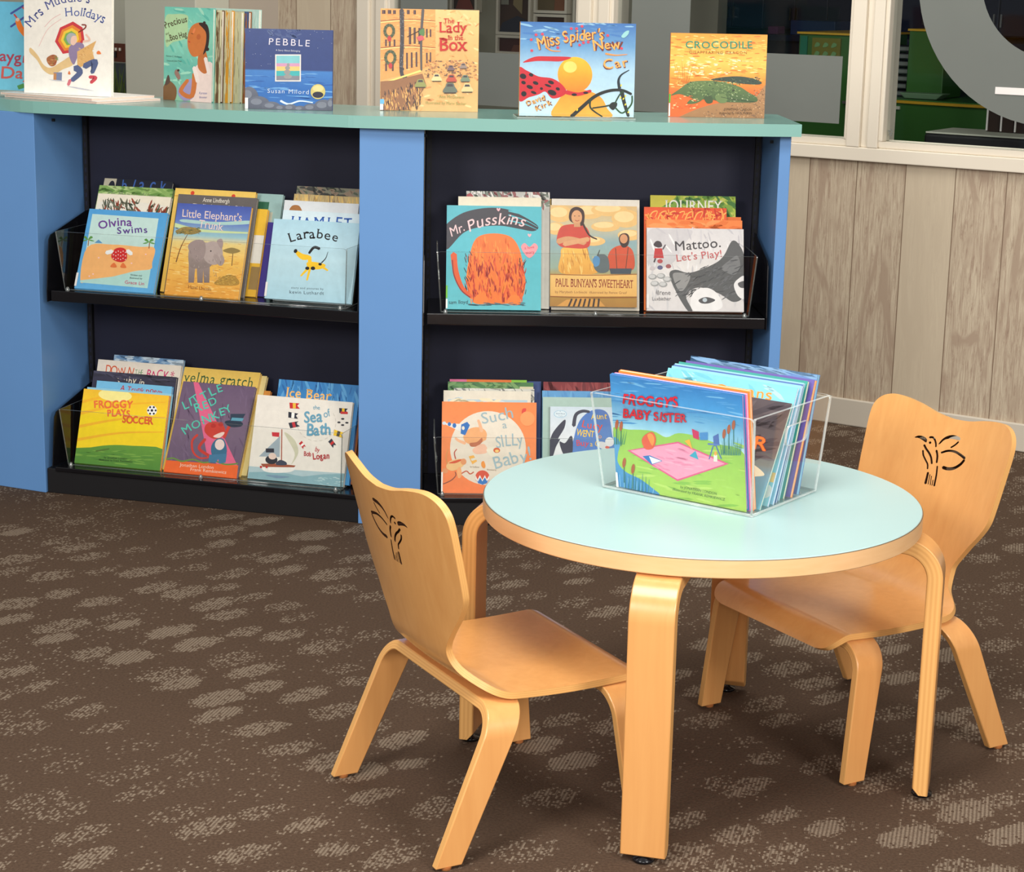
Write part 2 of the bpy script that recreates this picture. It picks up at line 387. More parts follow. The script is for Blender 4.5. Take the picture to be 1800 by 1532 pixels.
# the next room
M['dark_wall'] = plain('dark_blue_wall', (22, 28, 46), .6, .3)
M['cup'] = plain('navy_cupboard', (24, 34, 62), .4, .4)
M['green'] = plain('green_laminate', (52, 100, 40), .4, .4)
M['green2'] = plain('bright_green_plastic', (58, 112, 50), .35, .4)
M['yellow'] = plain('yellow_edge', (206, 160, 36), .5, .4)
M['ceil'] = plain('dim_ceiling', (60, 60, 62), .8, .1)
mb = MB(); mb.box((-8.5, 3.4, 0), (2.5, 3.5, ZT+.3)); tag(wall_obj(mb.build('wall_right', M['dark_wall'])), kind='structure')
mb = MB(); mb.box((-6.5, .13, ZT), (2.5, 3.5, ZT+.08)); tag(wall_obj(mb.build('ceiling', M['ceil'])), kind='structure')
def wthing(name, label, cat, group=None):
    o = empty(name); o.matrix_basis = WM; return tag(o, label, cat, group)
# sign board and tall grass seen through the gap at the far left
M['brown_board'] = plain('brown_board', (92, 44, 24), .5, .3)
M['dark_mark'] = plain('dark_mark', (36, 30, 32), .5, .3)
t = wthing('sign_board', 'dark brown sign board with a pale mark, in the gap right of the white book', 'sign')
mb = MB(); mb.box((-7.62, 1.3, .996), (-7.26, 1.33, 1.087)); mb.build('board', M['brown_board'], t)
for x in (-7.385, -7.357):
    mb = MB(); mb.box((x, 1.294, 1.052), (x+.012, 1.3, 1.066)); mb.build('pale_mark', M['paper'], t)
mb = MB(); mb.box((-7.395, 1.295, 1.017), (-7.378, 1.3, 1.046)); mb.build('dark_block', M['dark_mark'], t)
mb = MB(); mb.box((-7.62, 1.36, 0), (-7.2, 1.39, .985)); tag(wall_obj(mb.build('grey_panel', plain('slate_panel', (84, 92, 98), .5, .3))), 'slate grey panel behind the tall grass at far left', 'panel')
M['grass'] = plain('grass_blades', (92, 112, 44), .6, .3, vary=.2, scale=30)
mb = MB(); rg = random.Random(3)
for k in range(90):
    x = rg.uniform(-7.55, -7.2); y = rg.uniform(1.2, 1.34); h = rg.uniform(.12, .3); ln = rg.uniform(-.08, .08); w = rg.uniform(.003, .006); z = .72
    pts = [(x+ln*q*q, y, z+h*q) for q in (0, .35, .7, 1)]
    for a, b, wa, wb in ((pts[0], pts[1], w, w), (pts[1], pts[2], w, w*.7), (pts[2], pts[3], w*.7, .0004)):
        mb.add([(a[0]-wa, a[1], a[2]), (a[0]+wa, a[1], a[2]), (b[0]+wb, b[1]+.002, b[2]), (b[0]-wb, b[1]+.002, b[2])], [(0, 1, 2, 3)])
mb.box((-7.6, 1.17, 0), (-7.18, 1.355, .72))
tag(wall_obj(mb.build('tall_grass', M['grass'])), 'tall green grass below the brown sign board', 'grass', kind='stuff')

# left window: poster wall
M['poster_dark'] = plain('poster_brown', (70, 46, 32), .5, .3, vary=.35, scale=9)
M['poster_olive'] = plain('poster_olive', (104, 88, 58), .5, .3, vary=.35, scale=7)
M['poster_red'] = plain('poster_red', (74, 30, 24), .5, .3, vary=.3, scale=8)
M['beige_wall'] = plain('dim_beige_wall', (160, 156, 138), .6, .3)
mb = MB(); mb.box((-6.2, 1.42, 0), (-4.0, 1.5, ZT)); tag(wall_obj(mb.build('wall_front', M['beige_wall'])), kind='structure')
M['dark_navy_paint'] = plain('dark_navy_paint', (34, 40, 58), .5, .3)
def poster(x0, x1, z0, z1, mat, label, bits):
    t = wthing('poster', label, 'poster', 'framed posters behind the left window')
    b = MB(); b.box((x0, 1.39, z0), (x1, 1.41, z1)); b.build('picture', M[mat], t)
    f = MB(); w = .012
    f.box((x0-w, 1.375, z0-w), (x1+w, 1.418, z0)); f.box((x0-w, 1.375, z1), (x1+w, 1.418, z1+w)); f.box((x0-w, 1.375, z0), (x0, 1.418, z1)); f.box((x1, 1.375, z0), (x1+w, 1.418, z1))
    f.build('frame', M['cream'], t)
    for k, (pts, c) in enumerate(bits):
        q = MB(); q.prism([(x0+(x1-x0)*u, z0+(z1-z0)*v) for u, v in pts], 0, .003)
        me = q.mesh('painted_shape', [plain('poster_paint', c, .5, .3, vary=.2)]); me.transform(Matrix.Rotation(PI/2, 4, 'X')); me.transform(Matrix.Translation((0, 1.389-.0004*k, 0)))
        link('painted_shape', me, t)
poster(-5.085, -4.925, 1.222, 1.62, 'poster_dark', 'dark framed poster with a slanted pale shape, left of the spider book', [([(0, 0), (1, 0), (1, .12), (.6, .18), (.1, .1)], (36, 42, 60)), ([(.45, .3), (.75, .2), (.8, 1), (.6, 1)], (150, 132, 92)), ([(.05, .3), (.3, .3), (.3, .5), (.05, .5)], (150, 148, 132))])
poster(-5.085, -4.925, 1.136, 1.196, 'poster_red', 'low dark red framed poster, left of the spider book', [([(.4, 0), (.8, 0), (.7, .5), (.5, .5)], (110, 62, 44))])
poster(-4.885, -4.735, 1.322, 1.62, 'poster_olive', 'olive framed poster above the spider book', [([(.6, 0), (1, 0), (1, 1), (.7, 1)], (130, 82, 52))])
poster(-4.885, -4.735, 1.18, 1.294, 'poster_dark', 'small dark framed poster below the olive one', [([(0, 0), (1, 0), (1, .5), (0, .6)], (84, 52, 42))])
poster(-5.34, -5.215, 1.315, 1.62, 'poster_dark', 'dark framed poster with red specks, above the street scene book', [([(.1, 0), (.9, 0), (.6, .25), (.3, .2)], (138, 56, 36))])
poster(-5.34, -5.23, 1.14, 1.2, 'poster_red', 'low dark red framed poster right of the street scene book', [([(.2, 0), (.6, 0), (.5, .6)], (100, 50, 34))])
poster(-4.68, -4.5, 1.2, 1.62, 'poster_red', 'brownish red framed poster beside the left window post', [([(.2, .3), (.7, .3), (.8, .7), (.3, .8)], (150, 112, 96)), ([(.35, .4), (.55, .4), (.5, .6)], (40, 38, 44))])

# middle and right windows: cupboards, green counter and what stands on it
for k in range(6):
    x = -4.93+.35*k
    t = wthing('wall_cupboard', ['navy wall cupboard behind the window, at the crocodile book end', 'navy wall cupboard, second from the crocodile book', 'navy wall cupboard, third from the crocodile book', 'navy wall cupboard behind the middle window post', 'navy wall cupboard, second from the right behind the letter O', 'navy wall cupboard rightmost behind the letter O'][k], 'cupboard', 'navy cupboards in the next room')
    b = MB(); b.box((x, 3.02, 1.235), (x+.349, 3.39, 1.95)); b.build('body', M['cup'], t, bevel=.003)
    for j in (0, 1):
        d = MB(); d.box((x+.176*j+.003, 3.0, 1.24), (x+.173+.176*j, 3.018, 1.945)); dd = d.build('door', M['cup'], t, bevel=.003)
        h = MB(); hx = x+(.155 if j == 0 else .19); h.box((hx, 2.975, 1.28), (hx+.008, 2.985, 1.34)); h.box((hx, 2.985, 1.285), (hx+.008, 3.0, 1.293)); h.box((hx, 2.985, 1.327), (hx+.008, 3.0, 1.335)); h.build('handle', M['chrome'], dd)
t = wthing('back_counter', 'dark navy counter along the far wall of the next room', 'counter')
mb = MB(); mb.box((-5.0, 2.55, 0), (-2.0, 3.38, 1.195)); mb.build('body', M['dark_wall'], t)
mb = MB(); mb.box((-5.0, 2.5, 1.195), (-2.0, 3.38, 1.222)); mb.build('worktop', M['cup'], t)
M['purple'] = plain('purple_box', (96, 40, 92), .5, .3); M['blue_box'] = plain('blue_box', (28, 60, 108), .5, .3); M['dark_red'] = plain('dark_red_brown', (58, 28, 20), .5, .3)
mb = MB(); mb.box((-4.351, 2.6, 1.222), (-4.299, 2.68, 1.258)); tag(wall_obj(mb.build('tin', M['purple'], bevel=.004)), 'small purple tin on the far navy counter', 'tin')
mb = MB(); mb.box((-4.233, 2.6, 1.222), (-4.003, 2.8, 1.29)); tag(wall_obj(mb.build('storage_box', M['blue_box'], bevel=.004)), 'blue storage box on the far navy counter', 'box')
t = wthing('cabinet', 'tall green cabinet with a yellow top edge, behind the middle window', 'cabinet')
mb = MB(); mb.box((-3.515, 1.2, 0), (-3.262, 1.7, 1.268)); mb.build('body', M['green'], t, bevel=.006)
mb = MB(); mb.box((-3.52, 1.19, 1.268), (-3.258, 1.71, 1.276)); mb.build('edge', M['yellow'], t)
mb = MB(); mb.box((-3.505, 1.192, 1.18), (-3.475, 1.199, 1.26)); mb.build('strip', plain('sea_green', (28, 110, 84), .4, .3), t)
mb = MB(); mb.box((-3.452, 1.19, 1.13), (-3.33, 1.199, 1.255)); pn = mb.build('notice_panel', plain('olive_panel', (112, 108, 34), .5, .3), t)
mb = MB()
for i in range(3):
    for j in range(2): x = -3.44+.036*i; z = 1.185+.034*j; mb.prism(catmull([(x, z), (x+.02, z+.004), (x+.022, z+.014), (x+.008, z+.018)], 4), 0, .002)
me = mb.mesh('pale_marks', [plain('pale_green_mark', (108, 150, 96), .5, .3)]); me.transform(Matrix.Rotation(PI/2, 4, 'X')); me.transform(Matrix.Translation((0, 1.189, 0))); link('pale_marks', me, pn)
mb = MB(); mb.box((-3.3, 1.17, 1.005), (-3.262, 1.2, 1.015)); mb.build('handle', M['chrome'], t)
t = wthing('counter', 'green counter with a curved yellow rim behind the right window', 'counter')
arc = [(-3.22+.95*q, 1.2-.05*math.sin(q*PI)) for q in [i/12 for i in range(13)]]
mb = MB(); mb.prism(arc+[(-2.27, 2.2), (-3.22, 2.2)], 0, 1.02); mb.build('body', M['green'], t)
mb = MB(); mb.prism([(x, y-.012) for x, y in arc]+[(-2.27, 2.2), (-3.22, 2.2)], 1.02, 1.03); mb.build('rim', M['yellow'], t)
mb = MB(); mb.prism([(x, y+.012) for x, y in arc]+[(-2.27, 2.2), (-3.22, 2.2)], 1.03, 1.034); mb.build('worktop', M['green2'], t)
mb = MB(); mb.box((-3.1, 1.165, .995), (-3.055, 1.185, 1.007)); mb.build('label_holder', M['sage'], t)
for k in range(7):
    mb = MB(); dx = rg.uniform(-.006, .006); mb.box((-3.185+dx, 1.34, 1.036+.029*k), (-3.1+dx, 1.46, 1.058+.029*k))
    mb2 = MB(); mb2.box((-3.183+dx, 1.336, 1.04+.029*k), (-3.102+dx, 1.345, 1.054+.029*k))
    t = wthing('folder', ['grey folder lying lowest in the stack on the green counter', 'second grey folder from the bottom of the stack on the green counter', 'third grey folder from the bottom on the green counter', 'middle grey folder of the stack on the green counter', 'third grey folder from the top on the green counter', 'second grey folder from the top on the green counter', 'topmost grey folder of the stack on the green counter'][k], 'folder', 'grey folders stacked behind the right window')
    mb.build('cover', M['black_matte'], t); mb2.build('page_edge', M['film'], t)
t = wthing('bin', 'dark green box with a yellow top on the green counter', 'box')
mb = MB(); mb.box((-3.09, 1.3, 1.036), (-2.94, 1.5, 1.292)); mb.build('body', M['green'], t, bevel=.004)
mb = MB(); mb.box((-3.095, 1.295, 1.292), (-2.935, 1.505, 1.3)); mb.build('lid', M['yellow'], t)
mb = MB(); mb.hexa([(-3.06, 1.22, 1.036), (-2.93, 1.22, 1.036), (-2.93, 1.29, 1.036), (-3.06, 1.29, 1.036), (-3.08, 1.21, 1.058), (-2.9, 1.21, 1.058), (-2.9, 1.295, 1.058), (-3.08, 1.295, 1.058)])
tag(wall_obj(mb.build('tray', plain('pale_green_tray', (120, 150, 118), .4, .3), bevel=.003)), 'pale green tray in front of the dark green box', 'tray')
t = wthing('table', 'dark low table with a pale grey top just outside the right window', 'table')
mb = MB(); mb.box((-2.6, .3, 0), (-1.7, .55, .978)); mb.build('body', M['black_matte'], t, bevel=.01)
mb = MB(); mb.box((-2.595, .302, .978), (-1.7, .55, .984)); mb.build('top', M['sage'], t, bevel=.002)
M['dark_book'] = plain('dark_spines', (52, 34, 26), .5, .3, vary=.3)
for k in range(5):
    t = wthing('book', ['leftmost upright book on the pale grey table top', 'second upright book on the pale grey table top', 'third upright book on the pale grey table top', 'fourth upright book on the pale grey table top', 'fifth upright book on the pale grey table top'][k], 'book', 'upright books outside the right window')
    mb = MB(); x = -2.44+.05*k; mb.box((x, .46, .985), (x+.045, .545, 1.075)); mb.build('cover', M['dark_book'], t)
    mb = MB(); mb.box((x, .455, .988), (x+.006, .46, 1.073)); mb.build('label', M['white'], t)

# ------------------------------------------------------------------ bookcase
A_, B_, C_, D_, E_ = Vector((-1.332, 5.492)), Vector((-.417, 5.239)), Vector((-.247, 5.234)), Vector((.690, 5.274)), Vector((.720, 5.275))
aL, aR = -.2702, .0426
nL = Vector((-math.sin(aL), math.cos(aL))); nR = Vector((-math.sin(aR), math.cos(aR)))
DEP = .37; ZU = 1.077
def post(name, pts, label):
    mb = MB(); mb.prism([tuple(p) for p in pts], 0, ZU)
    tag(mb.build(name, M['blue'], bevel=.0015), label, 'post', 'blue uprights of the bookcase')
A2 = A_+Vector((-.157, .071)); nA = Vector((.42, .907)).normalized()
post('bookcase_post', [A2, A_, A_+nL*DEP, A2+nA*DEP], 'wide blue bookcase post at the left edge')
post('bookcase_post', [B_, C_, C_+nR*DEP, B_+nL*DEP], 'wide blue post between the two bookcase bays')
post('bookcase_post', [D_, E_, E_+nR*DEP, D_+nR*DEP], 'narrow blue end panel at the right end of the bookcase')

UM = {'L': Matrix.Translation((A_.x, A_.y, 0)) @ Matrix.Rotation(aL, 4, 'Z'), 'R': Matrix.Translation((C_.x, C_.y, 0)) @ Matrix.Rotation(aR, 4, 'Z')}
UW = {'L': .9495, 'R': .9378}
def shelf_board(u, z, x0, x1, parent, name):
    b = MB(); b.box((x0, .004, z-.012), (x1, .275, z)); b.box((x0, 0, z-.028), (x1, .007, z+.0025))
    return b.build(name, M['black'], parent, bevel=.0024, seg=3)
def bay(u, label):
    W = UW[u]; t = empty('bookcase_bay', M=UM[u]); tag(t, label, 'bookcase', 'bookcase bays')
    b = MB(); b.box((.001, .282, .0), (W-.001, .30, ZU-.001)); b.build('back_panel', M['navy'], t)
    x0, x1 = (.036, .947) if u == 'L' else (.012, .923)
    b = MB(); b.box((.003, .006, 0), (W-.003, .27, .072)); b.build('base', M['black_matte'], t, bevel=.002)
    b = MB(); b.box((x0-.004, 0, .066), (x1, .275, .079)); b.build('base_shelf', M['black'], t, bevel=.0024, seg=3)
    shelf_board(u, .585, x0, x1, t, 'shelf')
    ends = ((.02,), (.926,)) 
    for xx in ([.024, .9465] if u == 'L' else [.0035, .926]):
        for zb in (.585, .079):
            pts = [(.0, zb-.03), (.0, zb+.004), (.018, zb+.142), (.03, zb+.155), (.24, zb+.2), (.281, zb+.2), (.281, zb-.03)] if zb > .3 else [(.0, zb), (.018, zb+.142), (.03, zb+.155), (.24, zb+.2), (.281, zb+.2), (.281, zb)]
            q = MB(); q.prism(pts, xx-.0012, xx+.0012); me = q.mesh('end_bracket', [M['black']])
            me.transform(Matrix(((0, 0, 1, 0), (1, 0, 0, 0), (0, 1, 0, 0), (0, 0, 0, 1))))
            bm = bmesh.new(); bm.from_mesh(me); bmesh.ops.recalc_face_normals(bm, faces=bm.faces); bm.to_mesh(me); bm.free()
            link('end_bracket', me, t)
    for xx in (.006, W-.02):
        b = MB(); b.box((xx, .268, .08), (xx+.014, .2815, ZU-.005))
        up = b.build('slotted_upright', M['black_matte'], t)
        s = MB()
        for k in range(40): s.box((xx+.0045, .2672, .1+.024*k), (xx+.0095, .2681, .113+.024*k))
        s.build('slots', M['navy'], up)
    # small fixing pegs high on the sides
    for xx, dx in ((.0, 1), (W, -1)):
        b = MB(); b.box((min(xx, xx+.008*dx), .1, ZU-.03), (max(xx, xx+.008*dx), .106, ZU-.022)); b.build('peg', M['black_matte'], t)
    return t
bay('L', 'left bookcase bay, navy back and black shelf, between the left and middle posts')
bay('R', 'right bookcase bay, navy back and black shelf, behind the table')

# countertop: one curved board, with a short neighbour at the left edge
front = [(-1.447, 5.566), (-1.33, 5.482), (-1.096, 5.402), (-.773, 5.302), (-.493, 5.222), (-.402, 5.203), (-.165, 5.189), (.13, 5.186), (.516, 5.204), (.739, 5.229)]
front = [Vector(p) for p in catmull(front, 4, False)]
def top_board(fr, label, last_n=None):
    nn = len(fr); back = []
    for i, p in enumerate(fr):
        d = (fr[min(i+1, nn-1)]-fr[max(i-1, 0)]).normalized(); n = Vector((-d.y, d.x))
        back.append(p+n*.385)
    if last_n is not None: back[-1] = fr[-1]+last_n*.385
    t = empty('countertop', (fr[0].x, fr[0].y, ZU)); tag(t, label, 'countertop', 'teal countertops of the bookcase')
    o = Vector((fr[0].x, fr[0].y))
    a = MB(); poly = [tuple(p-o) for p in fr]+[tuple(p-o) for p in back[::-1]]
    a.prism(poly, .0006, .032); a.build('board', M['teal'], t, bevel=.0015)
    # front edge band, a hair thick
    e = MB(); k = len(fr)
    for i in range(k-1):
        p, q = fr[i]-o, fr[i+1]-o; d = (q-p).normalized(); n = Vector((d.y, -d.x))*.0012
        e.hexa([(p.x+n.x, p.y+n.y, 0), (q.x+n.x, q.y+n.y, 0), (q.x, q.y, 0), (p.x, p.y, 0), (p.x+n.x, p.y+n.y, .0318), (q.x+n.x, q.y+n.y, .0318), (q.x, q.y, .0318), (p.x, p.y, .0318)])
    e.build('edge_band', M['teal_edge'], t)
top_board(front, 'long curved teal countertop over both bookcase bays', nR)
top_board([Vector((-1.75, 5.78)), Vector((-1.6, 5.676)), Vector((-1.451, 5.569))], 'short end of the next teal countertop at the left edge')

# ------------------------------------------------------------------ round table
TC, TR_, TZ = (.355, 3.5744), .4066, .535
def build_table():
    t = empty('round_table', (*TC, 0), R(-15)); tag(t, 'low round table with a pale aqua top and four bent maple legs', 'table')
    b = MB(); b.lathe([(TR_-.0015, TZ-.033), (TR_-.0015, TZ-.0012), (TR_-.0025, TZ)], 128)
    tp = b.build('tabletop', M['aqua'], t, smooth=30)
    n = 128; e = MB(); vs = []
    for i in range(n):
        a = 2*PI*i/n; c, s = math.cos(a), math.sin(a)
        vs += [((TR_-.0014)*c, (TR_-.0014)*s, TZ-.0335), (TR_*c, TR_*s, TZ-.032), (TR_*c, TR_*s, TZ-.0026), ((TR_-.0008)*c, (TR_-.0008)*s, TZ-.0014), ((TR_-.0014)*c, (TR_-.0014)*s, TZ-.0014)]
    fs = []
    for i in range(n):
        j = (i+1) % n
        for k in range(4): fs.append((i*5+k, j*5+k, j*5+k+1, i*5+k+1))
    e.add(vs, fs); e.m = [1 if q % 4 >= 2 else 0 for q in range(len(e.m))]
    e.build('edge_band', [M['band'], plain('glue_line', (120, 100, 78), .5, .3)], tp, smooth=30)
    u = MB(); u.lathe([(TR_-.002, TZ-.0338), (TR_-.002, TZ-.0331)], 96); u.build('underside', M['wood'], tp)
    # one leg: bent strip, radial plane x-z
    RO, th, w, zt, rb = .452, .029, .079, TZ-.034, .075
    out = [(.20, zt), (RO-rb, zt)]+[(RO-rb+rb*math.sin(q), zt-rb+rb*math.cos(q)) for q in [PI/2*i/14 for i in range(1, 15)]]+[(RO, .25), (RO, .012)]
    inn = [(.20, zt-th), (RO-rb, zt-th)]+[(RO-rb+(rb-th)*math.sin(q), zt-rb+(rb-th)*math.cos(q)) for q in [PI/2*i/14 for i in range(1, 15)]]+[(RO-th, .25), (RO-th, .026), (RO-th+.012, .012)]
    out += [(RO, .012)] if len(out) < len(inn) else []
    def leg_mesh():
        m = MB(); k = len(out); vs = []
        for (xo, zo), (xi, zi) in zip(out, inn): vs += [(xo, -w/2, zo), (xo, w/2, zo), (xi, w/2, zi), (xi, -w/2, zi)]
        for i in range(k-1):
            a, c = 4*i, 4*(i+1)
            m.add([vs[a], vs[a+1], vs[c+1], vs[c]], [(0, 1, 2, 3)], 0); m.add([vs[a+3], vs[a+2], vs[c+2], vs[c+3]], [(0, 1, 2, 3)], 0)
            m.add([vs[a], vs[a+3], vs[c+3], vs[c]], [(0, 1, 2, 3)], 1); m.add([vs[a+1], vs[a+2], vs[c+2], vs[c+1]], [(0, 1, 2, 3)], 1)
        m.add(vs[:4], [(0, 1, 2, 3)], 0); m.add(vs[-4:], [(0, 1, 2, 3)], 0)
        me = m.mesh('leg', [M['wood_leg'], M['ply']])
        bm = bmesh.new(); bm.from_mesh(me); bmesh.ops.remove_doubles(bm, verts=bm.verts, dist=1e-6); bmesh.ops.recalc_face_normals(bm, faces=bm.faces); bm.to_mesh(me); bm.free()
        at = me.attributes.new('ply', 'FLOAT', 'POINT')
        oset = {(round(x, 5), round(z, 5)) for x, z in out}
        for v in me.vertices: at.data[v.index].value = 1.0 if (round(v.co.x, 5), round(v.co.z, 5)) in oset else 0.0
        return me
    me = leg_mesh()
    g = MB(); g.lathe([(.017, 0), (.019, .002), (.019, .006), (.008, .009), (.008, .0125)], 20, c=(RO-th/2+.002, 0)); gm = g.mesh('glide', [M['black']]); gm.shade_smooth()
    for k in range(4):
        l = link('leg', me, t, smooth=35, bevel=.002); l.rotation_euler = (0, 0, PI/2*k)
        link('glide', gm, l)
    return t
build_table()

# ------------------------------------------------------------------ chairs
XB, PHI, KC, SZ, TH = -.118, R(15), .028, .286, .0125
def shell_profile():
    """side profile of the top surface from the front lip to the top of the back: (s, x, z, nx, nz)"""
    pts = []; r = .055; a0 = R(66)
    for i in range(9):
        a = a0*(1-i/8); pts.append((.185+r*math.sin(a), SZ-r+r*math.cos(a)))
    rb = .085; tl = rb*math.tan((PI/2-PHI)/2); x1 = XB+tl
    for i in range(1, 13): pts.append((.185+(x1-.185)*i/12, SZ-.004*math.sin(PI*i/12)))
    for i in range(1, 13):
        a = (PI/2-PHI)*i/12; pts.append((x1-rb*math.sin(a), SZ+rb-rb*math.cos(a)))
    xe, ze = pts[-1]
    for i in range(1, 25): q = .36*i/24; pts.append((xe-q*math.sin(PHI), ze+q*math.cos(PHI)))
    S = [0]
    for a, b in zip(pts, pts[1:]): S.append(S[-1]+math.dist(a, b))
    return np.array(S), np.array(pts), S[20], S[32], tl
PS, PP, S_BEND0, S_BEND1, TL_ = shell_profile()
def prof(s):
    x = np.interp(s, PS, PP[:, 0]); z = np.interp(s, PS, PP[:, 1]); e = .004
    dx = np.interp(s+e, PS, PP[:, 0])-np.interp(s-e, PS, PP[:, 0]); dz = np.interp(s+e, PS, PP[:, 1])-np.interp(s-e, PS, PP[:, 1])
    d = math.hypot(dx, dz); return x, z, dz/d, -dx/d
def SV(v): return S_BEND1+(v-TL_)           # back height measured along the back from the seat corner
half = [(0, .0), (.0, .15), (.008, .176), (.03, .191), (.06, .194), (.16, .1945), (S_BEND0-.03, .1935), (S_BEND0+.004, .191), (S_BEND0+.026, .183), (S_BEND0+.042, .168), (S_BEND0+.056, .147), (S_BEND0+.07, .128), (S_BEND0+.085, .119), (S_BEND1-.008, .115), (SV(.075), .119), (SV(.11), .146), (SV(.145), .176), (SV(.17), .192), (SV(.195), .1975), (SV(.26), .2025), (SV(.315), .205), (SV(.34), .200), (SV(.357), .185), (SV(.366), .162), (SV(.367), .135), (SV(.362), .095), (SV(.353), .05), (SV(.349), 0)]
# pierced bird; drawn on the back, beak towards the chair's right
src = np.array([[445, 325, 1], [775, 470, 1], [550, 632, 1]]); dst = np.array([[-.084, .292], [.068, .28], [-.009, .206]])
AFF = np.linalg.solve(src, dst)
def bm_(p): q = np.array([p[0], p[1], 1]) @ AFF; return (SV(q[1]), q[0])
def bird_holes():
    st = lambda pts, w0, w1=None: [bm_(p) for p in stroke_poly(pts, w0*1.2, None if w1 is None else w1*1.2, 4)]
    H = []
    H.append([bm_(p) for p in catmull([(445, 329), (468, 318), (500, 324), (521, 342), (516, 362), (492, 346), (468, 333)], 4)])
    H.append(st([(538, 331), (556, 331), (570, 346), (578, 372), (578, 390)], 11, 8))
    H.append([bm_((541+8*math.cos(a), 364+8*math.sin(a))) for a in [2*PI*i/10 for i in range(10)]])
    H.append(st([(505, 378), (518, 402), (538, 430), (551, 460), (556, 494)], 11, 10))
    H.append(st([(498, 412), (501, 440), (515, 470), (529, 497), (530, 526)], 9, 8))
    H.append(st([(583, 414), (590, 448), (587, 488)], 11, 10))
    H.append(st([(592, 512), (588, 568), (577, 632)], 8, 10))
    H.append(st([(534, 550), (520, 617)], 11, 13)); H.append(st([(547, 562), (537, 622)], 4.5)); H.append(st([(557, 572), (551, 627)], 4.5)); H.append(st([(568, 596), (562, 630)], 4.5))
    H.append([bm_(p) for p in catmull([(594, 374), (618, 344), (650, 326), (690, 322), (732, 338), (730, 356), (690, 346), (655, 344), (628, 352), (606, 372)], 4)])
    H.append(st([(724, 366), (702, 384), (676, 398)], 9, 8))
    H.append(st([(615, 428), (658, 418), (706, 426), (748, 450), (772, 468)], 10, 15))
    H.append(st([(770, 480), (744, 506), (702, 527), (662, 529), (630, 520)], 13, 18))
    return H
def shell_mesh():
    pos = [(s, y) for s, y in half[1:]]
    out = catmull([(s, y) for s, y in pos], 5, False)
    outline = out+[(s, -y) for s, y in out[::-1][1:]]
    me = curve_sheet([outline]+bird_holes(), TH)
    me.materials.append(M['wood']); me.materials.append(M['ply']); me.materials.append(M['burnt'])
    bm = bmesh.new(); bm.from_mesh(me)
    bmesh.ops.remove_doubles(bm, verts=bm.verts, dist=1e-6)
    def cut(co, no):
        bmesh.ops.bisect_plane(bm, geom=bm.verts[:]+bm.edges[:]+bm.faces[:], plane_co=co, plane_no=no, dist=1e-6)
    smax = SV(.37); k = .006
    s = .004
    while s < smax:
        step = .005 if (s < .075 or S_BEND0-.01 < s < S_BEND1+.01) else .022
        cut((s, 0, 0), (1, 0, 0)); s += step
    y = -.2
    while y < .2: cut((0, y, 0), (0, 1, 0)); y += .02
    for f in bm.faces:
        c_ = f.calc_center_median()
        f.material_index = 0 if abs(f.normal.z) > .5 else (2 if abs(c_.y) < .12 and SV(.18) < c_.x < SV(.325) else 1)
    lay = bm.verts.layers.float.new('ply')
    for v in bm.verts:
        s, y, w = v.co.x, v.co.y, v.co.z
        v[lay] = w/TH+.5
        x, z, nx, nz = prof(s)
        t = max(0, min(1, (s-S_BEND0)/(SV(.12)-S_BEND0)))
        o = w-TH/2+KC*t*(y/.2)**2
        v.co = (x+nx*o, y, z+nz*o)
    bmesh.ops.recalc_face_normals(bm, faces=bm.faces)
    bm.to_mesh(me); bm.free()
    return me
